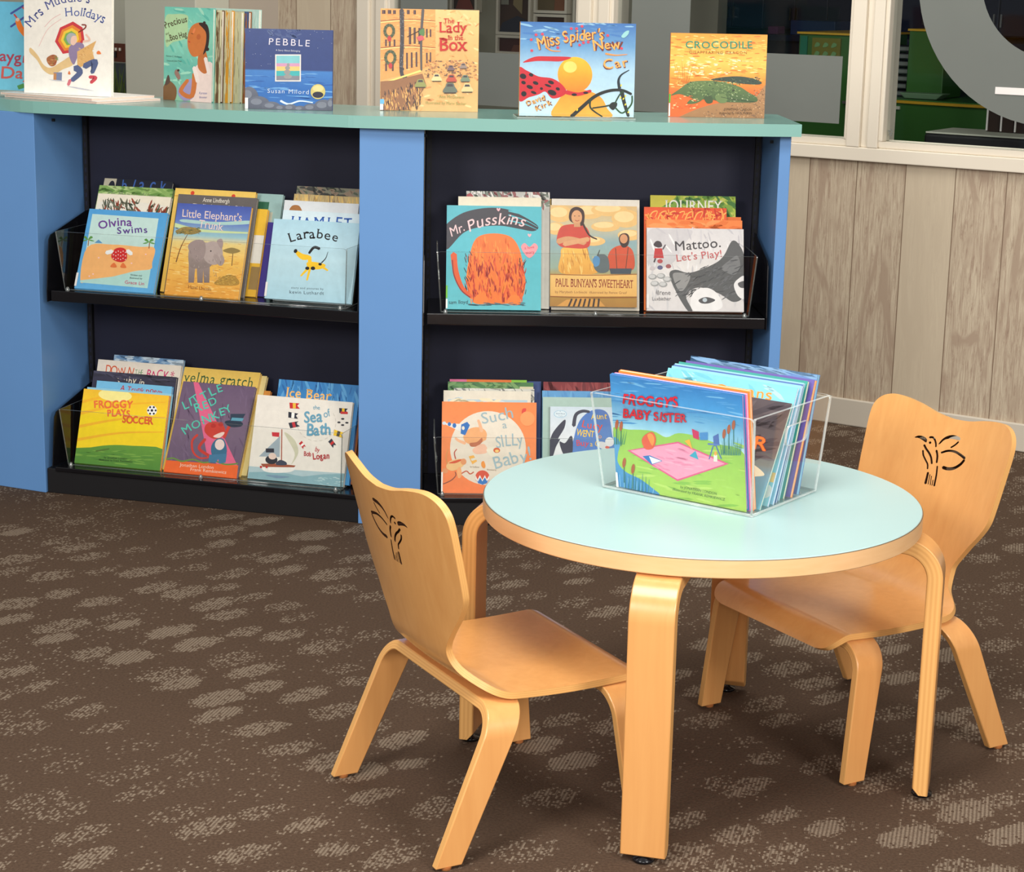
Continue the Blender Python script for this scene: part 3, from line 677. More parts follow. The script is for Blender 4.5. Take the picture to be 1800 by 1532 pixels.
def frame_mesh(name, x0, x1, w0, w1, y0, y1, h, th, front):
    """inverted U of bent ply; x0/x1 rear (or front) edge at foot/top, strip widths w0/w1"""
    rb = .056; zf = .005
    d = Vector((y1-y0, h)).normalized()
    corner = Vector((y1, h)); lean = math.atan2(y0-y1, h)
    turn = PI/2-lean; tl = rb*math.tan(turn/2)
    cen = Vector((y1-tl, h-rb))
    out = [(y0-(y0-y1)*zf/h, zf), (y0+(y1-y0)*.45, h*.45)]; nor = [(math.cos(lean), math.sin(lean))]*2
    a0 = lean
    for i in range(13):
        a = a0+(PI/2-a0)*i/12; out.append((cen.x+rb*math.cos(a), cen.y+rb*math.sin(a))); nor.append((math.cos(a), math.sin(a)))
    path = [(p, n) for p, n in zip(out, nor)]
    path = path+[((-p[0], p[1]), (-n[0], n[1])) for p, n in path[::-1]]
    m = MB(); vs = []; pl = []
    for p, n in path:
        q = (p[0]-n[0]*th, p[1]-n[1]*th)
        if p[1] < .02: q = (q[0], zf)
        for (yy, zz), f in ((p, 1.0), (q, 0.0)):
            t = zz/h; xe = x0+(x1-x0)*t; w = w0+(w1-w0)*t
            vs += [(xe, yy, zz), (xe+w*front, yy, zz)]; pl += [f, f]
    k = len(path); sd = [1, 1]
    for i in range(k-1):
        a, c = 4*i, 4*(i+1)
        m.add([vs[a], vs[a+1], vs[c+1], vs[c]], [(0, 1, 2, 3)], 0); m.add([vs[a+2], vs[a+3], vs[c+3], vs[c+2]], [(0, 1, 2, 3)], 0)
        m.add([vs[a], vs[a+2], vs[c+2], vs[c]], [(0, 1, 2, 3)], 1); m.add([vs[a+1], vs[a+3], vs[c+3], vs[c+1]], [(0, 1, 2, 3)], 1)
    for e in (0, 4*(k-1)): m.add(vs[e:e+4], [(0, 1, 3, 2)], 0)
    me = m.mesh(name, [M['wood_leg'], M['ply']])
    co = {tuple(round(c, 6) for c in v): f for v, f in zip(vs, pl)}
    bm = bmesh.new(); bm.from_mesh(me); bmesh.ops.remove_doubles(bm, verts=bm.verts, dist=1e-6); bmesh.ops.recalc_face_normals(bm, faces=bm.faces); bm.to_mesh(me); bm.free()
    at = me.attributes.new('ply', 'FLOAT', 'POINT')
    for v in me.vertices: at.data[v.index].value = co.get(tuple(round(c, 6) for c in v.co), .5)
    return me
SHELL = shell_mesh()
def chair(loc, yaw, label):
    t = empty('child_chair', loc, yaw); tag(t, label, 'chair', 'maple chairs at the round table')
    link('seat_shell', SHELL, t, smooth=50)
    specs = [(-.212, -.098, .0496, .064, .227, .2187, .2719, .0165, 1), (.2181, .1902, .049, .0637, .2381, .228, .2715, .0165, -1)]
    for (x0, x1, w0, w1, y0, y1, h, th, fr) in specs:
        f = link('leg_frame', frame_mesh('leg_frame', x0, x1, w0, w1, y0, y1, h, th, fr), t, smooth=35, bevel=.002)
        for sgn in (1, -1):
            g = MB(); g.lathe([(.009, 0), (.01, .002), (.01, .0055)], 14, c=(x0+fr*w0*.5, sgn*(y0-th/2))); g.build('glide', plain('amber_plastic', (176, 110, 62), .4, .4), f, smooth=40)
    b = MB(); b.box((-.05, -.13, .2562), (.15, .13, .2705)); b.build('seat_support', M['black_matte'], t, bevel=.003)
    return t
chair((-.0354, 3.3819, 0), .4947, 'maple chair at front left, its pierced back towards us')
chair((.7054, 3.7972, 0), 3.6725, 'maple chair right of the table, its pierced back facing the table')
# ------------------------------------------------------------------ acrylic bins
EDGE = ['acrylic_edge_shaded']
def sheet(loops, th, Mx):
    """flat acrylic sheet: 2D loops in its own plane, outer faces clear, cut edges brighter"""
    me = curve_sheet(loops, th); me.materials.append(M['acrylic']); me.materials.append(M[EDGE[0]])
    for p in me.polygons: p.material_index = 0 if abs(p.normal.z) > .5 else 1
    me.transform(Mx)
    return me
def rounded(pts, rad):
    out = []; n = len(pts)
    for i in range(n):
        p = Vector(pts[i]); a = Vector(pts[i-1]); b = Vector(pts[(i+1) % n]); r = rad[i] if isinstance(rad, (list, tuple)) else rad
        if r <= 0: out.append(tuple(p)); continue
        u = (a-p).normalized(); v = (b-p).normalized()
        for k in range(6):
            t = k/5; q = (p+u*r)*(1-t)**2+p*2*t*(1-t)+(p+v*r)*t*t; out.append(tuple(q))
    return out
def plane_M(o, eu, ev):
    eu = Vector(eu).normalized(); ev = Vector(ev); ev = (ev-eu*ev.dot(eu)).normalized(); n = eu.cross(ev)
    return Matrix(((eu.x, ev.x, n.x, o[0]), (eu.y, ev.y, n.y, o[1]), (eu.z, ev.z, n.z, o[2]), (0, 0, 0, 1)))
def quad_sheet(P4, th, rad=0, extra=()):
    """sheet through 4 coplanar 3D points (in order)"""
    P4 = [Vector(p) for p in P4]; Mx = plane_M(P4[0], P4[1]-P4[0], P4[3]-P4[0]); Mi = Mx.inverted()
    loop = [tuple((Mi @ p).xy) for p in P4]
    return sheet([rounded(loop, rad)]+list(extra), th, Mx)
def acrylic_bin(root, x0, x1, y0, y1, h, z0, fl, sl, bl, th, back=True, slot=False):
    """open box: flares out by fl (front), sl (sides), bl (back) at the top"""
    b = [(x0, y0, z0), (x1, y0, z0), (x1, y1, z0), (x0, y1, z0)]
    t = [(x0-sl, y0-fl, z0+h), (x1+sl, y0-fl, z0+h), (x1+sl, y1+bl, z0+h), (x0-sl, y1+bl, z0+h)]
    r = .012
    def put(name, P, extra=(), rad=(0, 0, r, r)): link(name, quad_sheet(P, th, list(rad), extra), root)
    put('front_panel', [b[0], b[1], t[1], t[0]])
    put('side_panel', [b[3], b[0], t[0], t[3]], rad=(0, 0, .004, .004))
    ex = ()
    if slot:
        ex = [rounded([(.095, .112), (.172, .112), (.176, .15), (.093, .15)], .012)]
    put('side_panel', [b[1], b[2], t[2], t[1]], ex, rad=(0, 0, .004, .004))
    if back: put('back_panel', [b[2], b[3], t[3], t[2]])
    put('floor_panel', b, rad=(0, 0, 0, 0))
BINS = {('L', 1): (.064, .9, .588), ('L', 0): (.058, .888, .082), ('R', 1): (.05, .882, .588), ('R', 0): (.048, .88, .082)}
BL = {('L', 1): 'clear acrylic book bin on the upper shelf of the left bay', ('L', 0): 'clear acrylic book bin on the bottom shelf of the left bay', ('R', 1): 'clear acrylic book bin on the upper shelf of the right bay', ('R', 0): 'clear acrylic book bin on the bottom shelf of the right bay, partly behind the table'}
for (u, lv), (x0, x1, z0) in BINS.items():
    t = empty('book_bin', M=UM[u]); tag(t, BL[(u, lv)], 'book bin', 'clear acrylic bins on the shelves')
    acrylic_bin(t, x0, x1, .03, .235, .165, z0, .022, .012, .0, .0035, back=False)
    for q, xx in enumerate((x0+.012, (x0+x1)/2, x1-.012)):
        c = MB(); c.lathe([(.006, z0-.0025), (.0065, z0+.001), (.0035, z0+.008), (.002, z0+.009)], 12, c=(xx, .022)); c.build('fastener', M['acrylic_edge_shaded'], t, smooth=40)
EDGE[0] = 'acrylic_edge'
aB = R(-36.4); BM = Matrix.Translation((.174, 3.626, TZ)) @ Matrix.Rotation(aB, 4, 'Z')
t = empty('book_bin', M=BM); tag(t, 'clear acrylic book bin standing on the round table', 'book bin')
acrylic_bin(t, .001, .322, 0, .238, .184, .0035, .031, .0136, .0149, .0055, slot=True)
for xx in (.02, .16, .303):
    for yy in (.02, .12, .21):
        c = MB(); c.lathe([(.006, .0001), (.006, .0015)], 12, c=(xx, yy)); c.build('pad', M['acrylic_edge'], t)

# ------------------------------------------------------------------ lettering
_G = {}
_font_probe = {}
def glyph(ch, bold=0.0):
    k = (ch, bold)
    if k in _G: return _G[k]
    def mk(body):
        c = bpy.data.curves.new('t', 'FONT'); c.body = body; c.size = 1; c.offset = bold; c.resolution_u = 3
        o = bpy.data.objects.new('t', c); me = bpy.data.meshes.new_from_object(o)
        vs = [(v.co.x, v.co.y) for v in me.vertices]; fs = [tuple(p.vertices) for p in me.polygons]
        bpy.data.objects.remove(o); bpy.data.curves.remove(c); bpy.data.meshes.remove(me)
        return vs, fs
    if ch == ' ': _G[k] = ([], [], .3, 0); return _G[k]
    vs, fs = mk(ch); xs = [v[0] for v in vs]; x0, x1 = min(xs), max(xs)
    # advance: width of "ch|" minus the bar
    v2, _ = mk(ch+'l'); vl, _ = mk('l'); adv = max(v[0] for v in v2)-max(v[0] for v in vl)
    _G[k] = (vs, fs, adv, x0); return _G[k]

class Art:
    """printed artwork on a cover of w x h metres; shapes are given in the coordinates of a quad
    (top-left, top-right, bottom-right, bottom-left) that stands for the whole cover"""
    def __init__(s, w, h, quad=((0, 0), (100, 0), (100, 100), (0, 100))):
        s.w, s.h = w, h; s.v = []; s.f = []; s.c = []; s.layer = 0; s.rg = random.Random(len(_G)*7+int(w*1e4))
        A = []; B = []
        for (x, y), (u, v) in zip(quad, ((0, 1), (1, 1), (1, 0), (0, 0))):
            A += [[x, y, 1, 0, 0, 0, -u*x, -u*y], [0, 0, 0, x, y, 1, -v*x, -v*y]]; B += [u, v]
        s.H = list(np.linalg.solve(np.array(A, float), np.array(B, float)))+[1.0]
        a, b = quad[0], quad[1]; s.unit = math.dist(a, b)
    def m(s, p):
        H = s.H; d = H[6]*p[0]+H[7]*p[1]+H[8]
        return ((H[0]*p[0]+H[1]*p[1]+H[2])/d*s.w, (H[3]*p[0]+H[4]*p[1]+H[5])/d*s.h)
    def _clip(s, pts):
        for ax, lim, sg in ((0, 0, 1), (0, s.w, -1), (1, 0, 1), (1, s.h, -1)):
            out = []
            for i in range(len(pts)):
                a, b = pts[i-1], pts[i]; ia = (a[ax]-lim)*sg >= -1e-9; ib = (b[ax]-lim)*sg >= -1e-9
                if ia != ib:
                    t = (lim-a[ax])/(b[ax]-a[ax]); q = [a[0]+(b[0]-a[0])*t, a[1]+(b[1]-a[1])*t]; q[ax] = lim; out.append(tuple(q))
                if ib: out.append(b)
            pts = out
            if len(pts) < 3: return []
        return pts
    def raw(s, polys, colf):
        """polys in metres; colf: colour or function (x,z)->linear colour"""
        y = -.00003*(s.layer+1); any_ = False
        for pts in polys:
            pts = s._clip(pts)
            if len(pts) < 3: continue
            b = len(s.v); s.v += [(x, y, z) for x, z in pts]
            ar = sum(pts[i-1][0]*pts[i][1]-pts[i][0]*pts[i-1][1] for i in range(len(pts)))
            idx = list(range(b, b+len(pts)))
            if ar < 0: idx.reverse()
            s.f.append(idx)
            for i in idx: s.c.append(colf(s.v[i][0], s.v[i][2]) if callable(colf) else colf)
        s.layer += 1
    def bg(s, *stops):
        """vertical gradient: colours, or (position from the top 0..1, colour)"""
        st = [(i/max(1, len(stops)-1), c) if not isinstance(c[0], tuple) and len(c) == 3 else c for i, c in enumerate(stops)]
        if len(st) == 1: st = [(0, st[0][1]), (1, st[0][1])]
        if st[0][0] > 0: st = [(0, st[0][1])]+st
        if st[-1][0] < 1: st = st+[(1, st[-1][1])]
        for (t0, c0), (t1, c1) in zip(st, st[1:]):
            z1, z0 = s.h*(1-t0), s.h*(1-t1); l0, l1 = s2l(c0), s2l(c1)
            f = lambda x, z, z0=z0, z1=z1, l0=l0, l1=l1: tuple(l1[k]+(l0[k]-l1[k])*(z-z0)/max(1e-9, z1-z0) for k in range(3))
            s.raw([[(0, z0), (s.w, z0), (s.w, z1), (0, z1)]], f); s.layer -= 1
        s.layer += 1
    def P(s, pts, c, c2=None):
        q = [s.m(p) for p in pts]
        if c2 is None: s.raw([q], s2l(c))
        else:
            zs = [p[1] for p in q]; z0, z1 = min(zs), max(zs); a, b = s2l(c), s2l(c2)
            s.raw([q], lambda x, z: tuple(b[k]+(a[k]-b[k])*(z-z0)/max(1e-9, z1-z0) for k in range(3)))
    def S(s, pts, c, c2=None, n=5): s.P(catmull(pts, n), c, c2)
    def rect(s, x0, y0, x1, y1, c, c2=None): s.P([(x0, y0), (x1, y0), (x1, y1), (x0, y1)], c, c2)
    def L(s, pts, w, c, w1=None, smooth=True):
        s.P(stroke_poly(pts, w, w1, 5, smooth), c)
    def E(s, cx, cy, rx, ry, c, rot=0, c2=None, n=28):
        cr, sr = math.cos(R(rot)), math.sin(R(rot))
        s.P([(cx+rx*math.cos(a)*cr-ry*math.sin(a)*sr, cy+rx*math.cos(a)*sr+ry*math.sin(a)*cr) for a in [2*PI*i/n for i in range(n)]], c, c2)
    def dabs(s, n, box, size, cols, ang=0, spread=20, asp=3, keep=None):
        """n short brush dabs inside a box; several colours, one layer"""
        x0, y0, x1, y1 = box
        for ci, c in enumerate(cols):
            ps = []
            for k in range(n//len(cols)):
                x = s.rg.uniform(x0, x1); y = s.rg.uniform(y0, y1)
                if keep and not keep(x, y): continue
                a = R(ang+s.rg.uniform(-spread, spread)); l = size*s.rg.uniform(.5, 1.4); w = l/asp
                ca, sa = math.cos(a), math.sin(a)
                ps.append([s.m((x+u*ca*l-v*sa*w, y+u*sa*l+v*ca*w)) for u, v in ((-.5, 0), (-.3, .35), (.3, .4), (.5, 0), (.2, -.45), (-.3, -.35))])
            s.raw(ps, s2l(c))
    def T(s, txt, p0, p1, size, c, curve=0, jit=0, bold=.0, shear=0, out=None, rot=0, wave=None, serif=0):
        """text along p0 -> p1 (baseline), capital height size; curve: rise of the middle"""
        gl = [glyph(ch) for ch in txt]
        tot = sum(g[2] for g in gl) or 1
        dx, dy = p1[0]-p0[0], p1[1]-p0[1]; D = math.hypot(dx, dy); ex, ey = dx/D, dy/D
        kx = D/tot; ky = size/.72; cur = 0; kg = min(kx, ky*1.08); tris = []; bold_t = []
        for g in gl:
            vs, fs, adv, x0 = g
            if vs:
                mid = (cur+adv/2)/tot; u0 = (cur+adv/2)*kx
                rise = curve*4*mid*(1-mid); sl = curve*4*(1-2*mid)/D
                if wave: rise += wave[0]*math.sin(wave[1]*mid+wave[2]); sl += wave[0]*wave[1]*math.cos(wave[1]*mid+wave[2])/D
                a = math.atan(sl)+R(s.rg.uniform(-jit, jit)*4+rot); k = 1+s.rg.uniform(-jit, jit)*.04; ca, sa = math.cos(a), math.sin(a); jy = s.rg.uniform(-jit, jit)*size*.03
                def tr(v):
                    x = (v[0]-adv/2)*kg*k; y = v[1]*ky*k; x += shear*y
                    X = x*ca-y*sa; Y = x*sa+y*ca
                    X += u0; Y += rise+jy
                    return s.m((p0[0]+ex*X+ey*Y, p0[1]+ey*X-ex*Y))
                q = [tr(v) for v in vs]
                for f in fs: tris.append([q[i] for i in f])
                if serif:
                    for f in fs:
                        for i in range(3):
                            a_, b_, c_ = vs[f[i]], vs[f[(i+1) % 3]], vs[f[(i+2) % 3]]
                            L_ = abs(a_[0]-b_[0])
                            if abs(a_[1]-b_[1]) < .006 and .045 < L_ < .2 and (a_[1] < .02 or a_[1] > .4):
                                up = 1 if c_[1] > a_[1] else -1
                                x0_, x1_ = min(a_[0], b_[0])-.05*serif, max(a_[0], b_[0])+.05*serif
                                tris.append([tr(p) for p in ((x0_, a_[1]), (x1_, a_[1]), (x1_-.03, a_[1]+up*.045), (x0_+.03, a_[1]+up*.045))])
            cur += adv
        if out:
            ow = out[1]*s.w/s.unit
            for ox, oz in ((-1, 0), (1, 0), (0, 1), (0, -1), (.7, .7), (-.7, -.7), (.7, -.7), (-.7, .7)):
                s.raw([[(x+ox*ow, z+oz*ow) for x, z in t] for t in tris], s2l(out[0])); s.layer -= 1
            s.layer += 1
        if bold:
            bw = bold*.6*ky*s.w/s.unit
            for ox, oz in ((-1, 0), (1, 0), (0, 1), (0, -1)):
                s.raw([[(x+ox*bw, z+oz*bw) for x, z in t] for t in tris], s2l(c)); s.layer -= 1
            s.layer += 1
        s.raw(tris, s2l(c))

# ------------------------------------------------------------------ books
BOOKM = {}
def bmat(rgb):
    if rgb not in BOOKM: BOOKM[rgb] = plain('book_board', rgb, .4, .4, vary=.03, scale=30)
    return BOOKM[rgb]
PAGEM = {}
def pmat(rgb):
    if rgb not in PAGEM: PAGEM[rgb] = plain('book_pages', rgb, .8, .2, vary=.06, scale=80)
    return PAGEM[rgb]
def book(Mx, art, t, label, group=None, board=(200, 200, 200), page=(232, 226, 212), spine_label=False, over=.003):
    """picture book: x right, z up the cover, y into the book; art covers the front board"""
    w, h = art.w, art.h; bt = min(.0022, t*.1)
    root = empty('picture_book', M=Mx); tag(root, label, 'book', group)
    me = bpy.data.meshes.new('cover')
    v = list(art.v); f = [list(x) for x in art.f]; npr = len(f); c = list(art.c)
    b = MB(); b.box((0, 0, 0), (w, bt, h)); b.box((0, t-bt, 0), (w, t, h)); b.box((0, bt, 0), (bt, t-bt, h))
    o = len(v); v += b.v; f += [[i+o for i in q] for q in b.f]
    me.from_pydata(v, [], f)
    me.materials.append(M['print']); me.materials.append(bmat(board))
    me.polygons.foreach_set('material_index', [0]*npr+[1]*(len(f)-npr))
    at = me.color_attributes.new('print', 'FLOAT_COLOR', 'CORNER')
    arr = np.ones((len(me.loops), 4), np.float32)
    if c: arr[:len(c), :3] = np.array(c, np.float32)
    at.data.foreach_set('color', arr.ravel()); me.update()
    link('cover', me, root)
    p = MB(); p.box((bt, bt, over), (w-over, t-bt, h-over)); p.build('page_block', pmat(page), root)
    if spine_label:
        s = MB(); s.box((-.0006, -.0026, .006), (.006, -.0024, .045)); s.box((-.0006, -.0026, .006), (0, t*.9, .045))
        s.build('spine_label', M['white'], root)
    return root
def leanM(u, x, d, z, tau=R(19)):
    # shelf frames: x right, y lean direction, z up the cover
    L = Matrix.Translation((x, d, z)) @ Matrix.Rotation(-tau, 4, 'X')
    return UM[u] @ L
def topM(a, b, z, tau=.05):
    an = math.atan2(b[1]-a[1], b[0]-a[0])
    return Matrix.Translation((a[0], a[1], z)) @ Matrix.Rotation(an, 4, 'Z') @ Matrix.Rotation(-tau, 4, 'X')
def binM(x, y, tau): return BM @ Matrix.Translation((x, y, .0065)) @ Matrix.Rotation(-tau, 4, 'X')
def strip(w, h, top, *rest):
    a = Art(w, h); a.bg(*top); return a
# ------------------------------------------------------------------ the covers
W_ = (250, 248, 240); K_ = (30, 28, 30)
G_UL, G_LL, G_UR, G_LR = 'picture books in the upper left bin', 'picture books in the lower left bin', 'picture books in the upper right bin', 'picture books in the lower right bin'
G_T, G_B = 'picture books standing on the countertop', 'picture books in the bin on the table'

def palm(a, x, y, s):
    a.L([(x, y+s), (x+s*.1, y)], s*.14, (150, 96, 52))
    for dx, dy in ((-1, .25), (-.75, -.35), (0, -.6), (.75, -.35), (1, .25)): a.S([(x, y), (x+dx*s*.5, y+dy*s-.2*s), (x+dx*s, y+dy*s), (x+dx*s*.5, y+dy*s*.6+.12*s)], (92, 150, 70), n=3)

# ---- upper left bin, front row
a = Art(.243, .236, ((295, 230), (715, 248), (640, 690), (215, 665)))
a.bg((84, 160, 214), (98, 172, 222)); a.P([(310, 258), (664, 278), (608, 662), (245, 634)], (194, 222, 214))
a.S([(284, 440), (420, 424), (560, 434), (644, 440), (632, 520), (624, 556), (540, 568), (420, 600), (300, 618), (247, 626)], (244, 180, 112))
a.P([(247, 622), (330, 612), (420, 600), (510, 576), (624, 560), (608, 662), (245, 634)], (176, 216, 208))
palm(a, 288, 398, 34); palm(a, 614, 408, 34); a.P([(322, 416), (344, 398), (366, 418)], (96, 150, 190))
a.S([(428, 452), (460, 440), (490, 452), (496, 500), (470, 520), (430, 512), (412, 488)], (206, 44, 44))
for i in range(18): a.E(424+(i % 6)*13, 460+(i//6)*20+(i % 2)*6, 2.6, 2.6, W_, n=8)
a.L([(388, 470), (416, 462)], 22, (240, 240, 236)); a.L([(500, 458), (520, 474)], 22, (240, 240, 236)); a.S([(408, 546), (428, 524), (442, 548)], (226, 116, 60)); a.S([(462, 548), (476, 524), (494, 550)], (226, 116, 60))
for p in ((346, 498), (522, 526), (598, 476), (296, 600), (316, 588)): a.E(*p, 5, 4, (250, 206, 196), n=8)
a.T('Olvina', (344, 344), (522, 322), 46, (110, 62, 146), 10, 1.5, .02); a.T('Swims', (440, 364), (610, 356), 38, (92, 60, 140), 0, 1.5, .02)
a.T('Written and', (516, 594), (578, 598), 10, (90, 110, 110)); a.T('illustrated by', (512, 610), (580, 614), 10, (90, 110, 110)); a.T('Grace Lin', (486, 638), (592, 646), 18, (206, 84, 120), 0, 1)
book(leanM('L', .082, .05, .59, R(26)), a, .012, 'sky blue framed picture book with purple title and red dotted swimsuit', G_UL, (84, 160, 214), spine_label=True)

a = Art(.222, .262, ((770, 202), (1165, 228), (1095, 720), (695, 695)))
a.bg((74, 92, 170), (.18, (96, 118, 188)), (.34, (150, 190, 196)), (.42, (232, 206, 130)), (.6, (240, 190, 92)), (1, (228, 158, 64)))
a.S([(800, 290), (980, 306), (1150, 300), (1150, 318), (980, 322), (800, 306)], (170, 206, 200)); a.L([(752, 320), (900, 352), (1150, 366)], 22, (196, 214, 160), 8)
a.dabs(260, (700, 420, 1150, 720), 30, [(246, 206, 120), (222, 148, 58), (250, 218, 140), (206, 136, 60)], 4, 8, 9)
a.L([(760, 520), (786, 440), (822, 372)], 6, (120, 82, 50), 3); a.S([(756, 356), (800, 332), (860, 336), (896, 356), (850, 372), (800, 368)], (142, 122, 70)); a.dabs(50, (760, 335, 890, 372), 14, [(170, 140, 70), (104, 100, 60)])
a.L([(1060, 540), (1066, 470)], 4, (110, 80, 50)); a.S([(1012, 460), (1060, 444), (1106, 462), (1060, 476)], (150, 128, 76))
# grey elephant, three-quarter view
for x0, x1 in ((848, 842), (890, 890), (924, 926)): a.P([(x0-19, 520), (x0+19, 520), (x1+14, 632), (x1-15, 632)], (160, 142, 136), (128, 112, 108))
a.S([(828, 520), (832, 452), (872, 420), (940, 420), (972, 470), (958, 530), (930, 552), (896, 556), (846, 552)], (172, 154, 148), (140, 124, 118))
a.S([(900, 440), (950, 410), (996, 424), (1012, 470), (1000, 520), (960, 536), (916, 510)], (180, 162, 156))
a.S([(826, 430), (868, 402), (912, 410), (920, 460), (904, 506), (872, 520), (840, 480)], (158, 140, 136)); a.S([(980, 410), (1004, 396), (1014, 420), (1004, 450)], (166, 146, 142))
a.L([(972, 486), (990, 520), (1002, 530), (1012, 512), (1006, 488)], 26, (168, 150, 144), 16); a.E(948, 462, 4, 4, K_, n=8)
a.dabs(60, (836, 440, 1000, 620), 12, [(186, 170, 162), (132, 116, 112)], 70, 30, 5)
a.S([(968, 640), (1010, 600), (1060, 590), (1100, 624), (1080, 646)], (178, 136, 60)); a.dabs(60, (970, 595, 1090, 640), 12, [(150, 120, 60), (210, 170, 80)])
a.T("Little Elephant's", (790, 276), (1114, 304), 42, (238, 214, 206), serif=1); a.T('Trunk', (880, 334), (1010, 354), 44, (238, 214, 206), serif=1); a.T('Hazel Lincoln', (824, 662), (950, 676), 18, (150, 90, 40), serif=1)
book(leanM('L', .358, .05, .59, R(22)), a, .012, 'picture book with a grey elephant on golden savanna under blue sky', G_UL, (232, 180, 90))

a = Art(.251, .222, ((1290, 292), (1745, 312), (1695, 738), (1235, 710)))
a.bg((176, 214, 228), (190, 222, 232), (172, 210, 224))
a.T('Larabee', (1368, 416), (1626, 414), 50, K_, 26, 1.5, .01, serif=1)
a.S([(1398, 452), (1440, 474), (1474, 482), (1480, 500), (1440, 506), (1410, 484)], (250, 200, 40)); a.E(1402, 460, 9, 11, K_, 30)
a.S([(1462, 520), (1500, 516), (1560, 530), (1540, 552), (1490, 556), (1466, 546)], (250, 200, 40)); a.L([(1476, 490), (1478, 528)], 20, (250, 200, 40))
for l in ([(1470, 548), (1430, 590)], [(1478, 550), (1462, 612)], [(1540, 540), (1572, 560)]): a.L(l, 14, (250, 200, 40), 9)
a.L([(1474, 470), (1500, 440), (1528, 446)], 12, K_, 16); a.L([(1540, 520), (1562, 496), (1574, 462)], 6, K_, 2)
for p in ((1464, 550, 11), (1494, 550, 12), (1532, 528, 9)): a.E(*p, p[2]*.8, K_) if False else a.E(p[0], p[1], p[2], p[2]*.8, K_)
a.T('story and pictures by', (1376, 658), (1550, 664), 11, (80, 90, 100)); a.T('kevin Luthardt', (1366, 684), (1552, 690), 18, (70, 84, 96), 0, .6)
book(leanM('L', .657, .05, .598), a, .011, 'pale blue picture book with a leaping yellow and black dog', G_UL, (176, 214, 228), spine_label=True)

# ---- upper left bin, behind
a = Art(.226, .279); a.bg((238, 228, 206)); a.S([(4, 10), (40, 7), (70, 8), (100, 12), (98, 34), (50, 38), (6, 32)], (232, 226, 210))
a.dabs(70, (4, 6, 60, 22), 9, [(70, 80, 66), (150, 72, 52), (110, 110, 90)], 60, 50, 4); a.dabs(40, (70, 8, 98, 24), 9, [(88, 96, 70), (150, 72, 52)], 120, 40, 4)
book(leanM('L', .093, .066, .592, R(26)), a, .012, 'cream picture book with dark leafy drawing, just behind the sky blue framed one', G_UL, (222, 214, 198))
a = Art(.23, .302); a.bg((140, 176, 96), (196, 212, 160)); a.dabs(120, (0, 0, 100, 22), 14, [(164, 196, 116), (110, 150, 76), (186, 208, 140)], 0, 20, 5)
a.T('On Merino Wings', (12, 10.5), (80, 10.5), 5.5, (128, 142, 108))
book(leanM('L', .085, .08, .592, R(26)), a, .012, 'pale green picture book behind the cream leafy one, upper left bin', G_UL, (128, 164, 96))
a = Art(.213, .322); a.bg((40, 42, 52)); a.P([(0, 0), (18, 0), (16, 40), (0, 40)], (196, 188, 164)); a.E(12, 9, 5, 7, (40, 42, 52))
a.T('black', (22, 9.5), (96, 9.5), 12, (68, 104, 176), 0, 3, .02)
book(leanM('L', .09, .094, .592, R(26)), a, .012, 'tall black picture book with blue lettering, rearmost at left of upper left bin', G_UL, (36, 36, 44))
a = Art(.238, .284); a.bg((104, 98, 96), (82, 78, 78)); a.T('Anne Lindbergh', (32, 6.6), (66, 6.6), 4.5, (236, 228, 214), serif=1); a.T('The Shadow on the Dial', (20, 13.5), (84, 13.5), 5, (220, 208, 190))
book(leanM('L', .349, .066, .592, R(22)), a, .012, 'dark grey picture book with small white lettering, just behind the elephant one', G_UL, (120, 112, 104))
a = Art(.244, .299); a.bg((246, 206, 104), (240, 190, 84)); a.E(22, 4, 2.4, 2, (220, 74, 50)); a.E(73, 5, 2.4, 2, (220, 74, 50)); a.L([(0, 7.5), (40, 6.8), (100, 7.6)], .8, (224, 160, 60))
book(leanM('L', .331, .08, .592, R(22)), a, .012, 'yellow picture book with two red spots, behind the dark grey one', G_UL, (238, 190, 90))
a = Art(.25, .25); a.bg((238, 190, 60), (222, 170, 52)); a.rect(88, 30, 100, 62, (226, 220, 208)); a.rect(90, 66, 100, 92, (150, 120, 70))
book(leanM('L', .362, .094, .592, R(22)), a, .012, 'golden yellow book with its right edge peeking out beside the elephant book', G_UL, (238, 176, 50))
a = Art(.25, .212); a.bg((64, 52, 140))
book(leanM('L', .381, .108, .592, R(22)), a, .012, 'purple book, a narrow strip right of the golden yellow one', G_UL, (58, 46, 130))
a = Art(.245, .291); a.bg((166, 200, 196), (140, 172, 168)); a.rect(58, 8, 84, 16, (56, 110, 84)); a.rect(50, 18, 90, 60, (196, 196, 176))
book(leanM('L', .396, .122, .592, R(22)), a, .012, 'grey green picture book standing rearmost behind the elephant book', G_UL, (156, 190, 188))
a = Art(.225, .252); a.bg((214, 232, 238), (228, 238, 240)); a.T('HAMLET', (10, 19), (92, 16), 12, (46, 92, 170), 0, 1, .015, serif=1)
book(leanM('L', .674, .066, .592), a, .012, 'white picture book with bold blue capitals, just behind the yellow dog one', G_UL, (220, 230, 234))
a = Art(.218, .278); a.bg((218, 222, 224)); a.S([(8, 9), (12, 5), (20, 5), (25, 10), (24, 13), (9, 13)], (166, 112, 62))
book(leanM('L', .669, .08, .592), a, .012, 'pale grey picture book with a brown half ball, behind the white one', G_UL, (210, 214, 216))
a = Art(.2, .295); a.bg((196, 172, 118), (214, 178, 106)); a.dabs(70, (0, 0, 100, 16), 16, [(230, 190, 110), (176, 150, 110)], 80, 25, 8)
book(leanM('L', .69, .094, .592), a, .012, 'tan picture book with golden rays, third behind the yellow dog one', G_UL, (190, 164, 112))
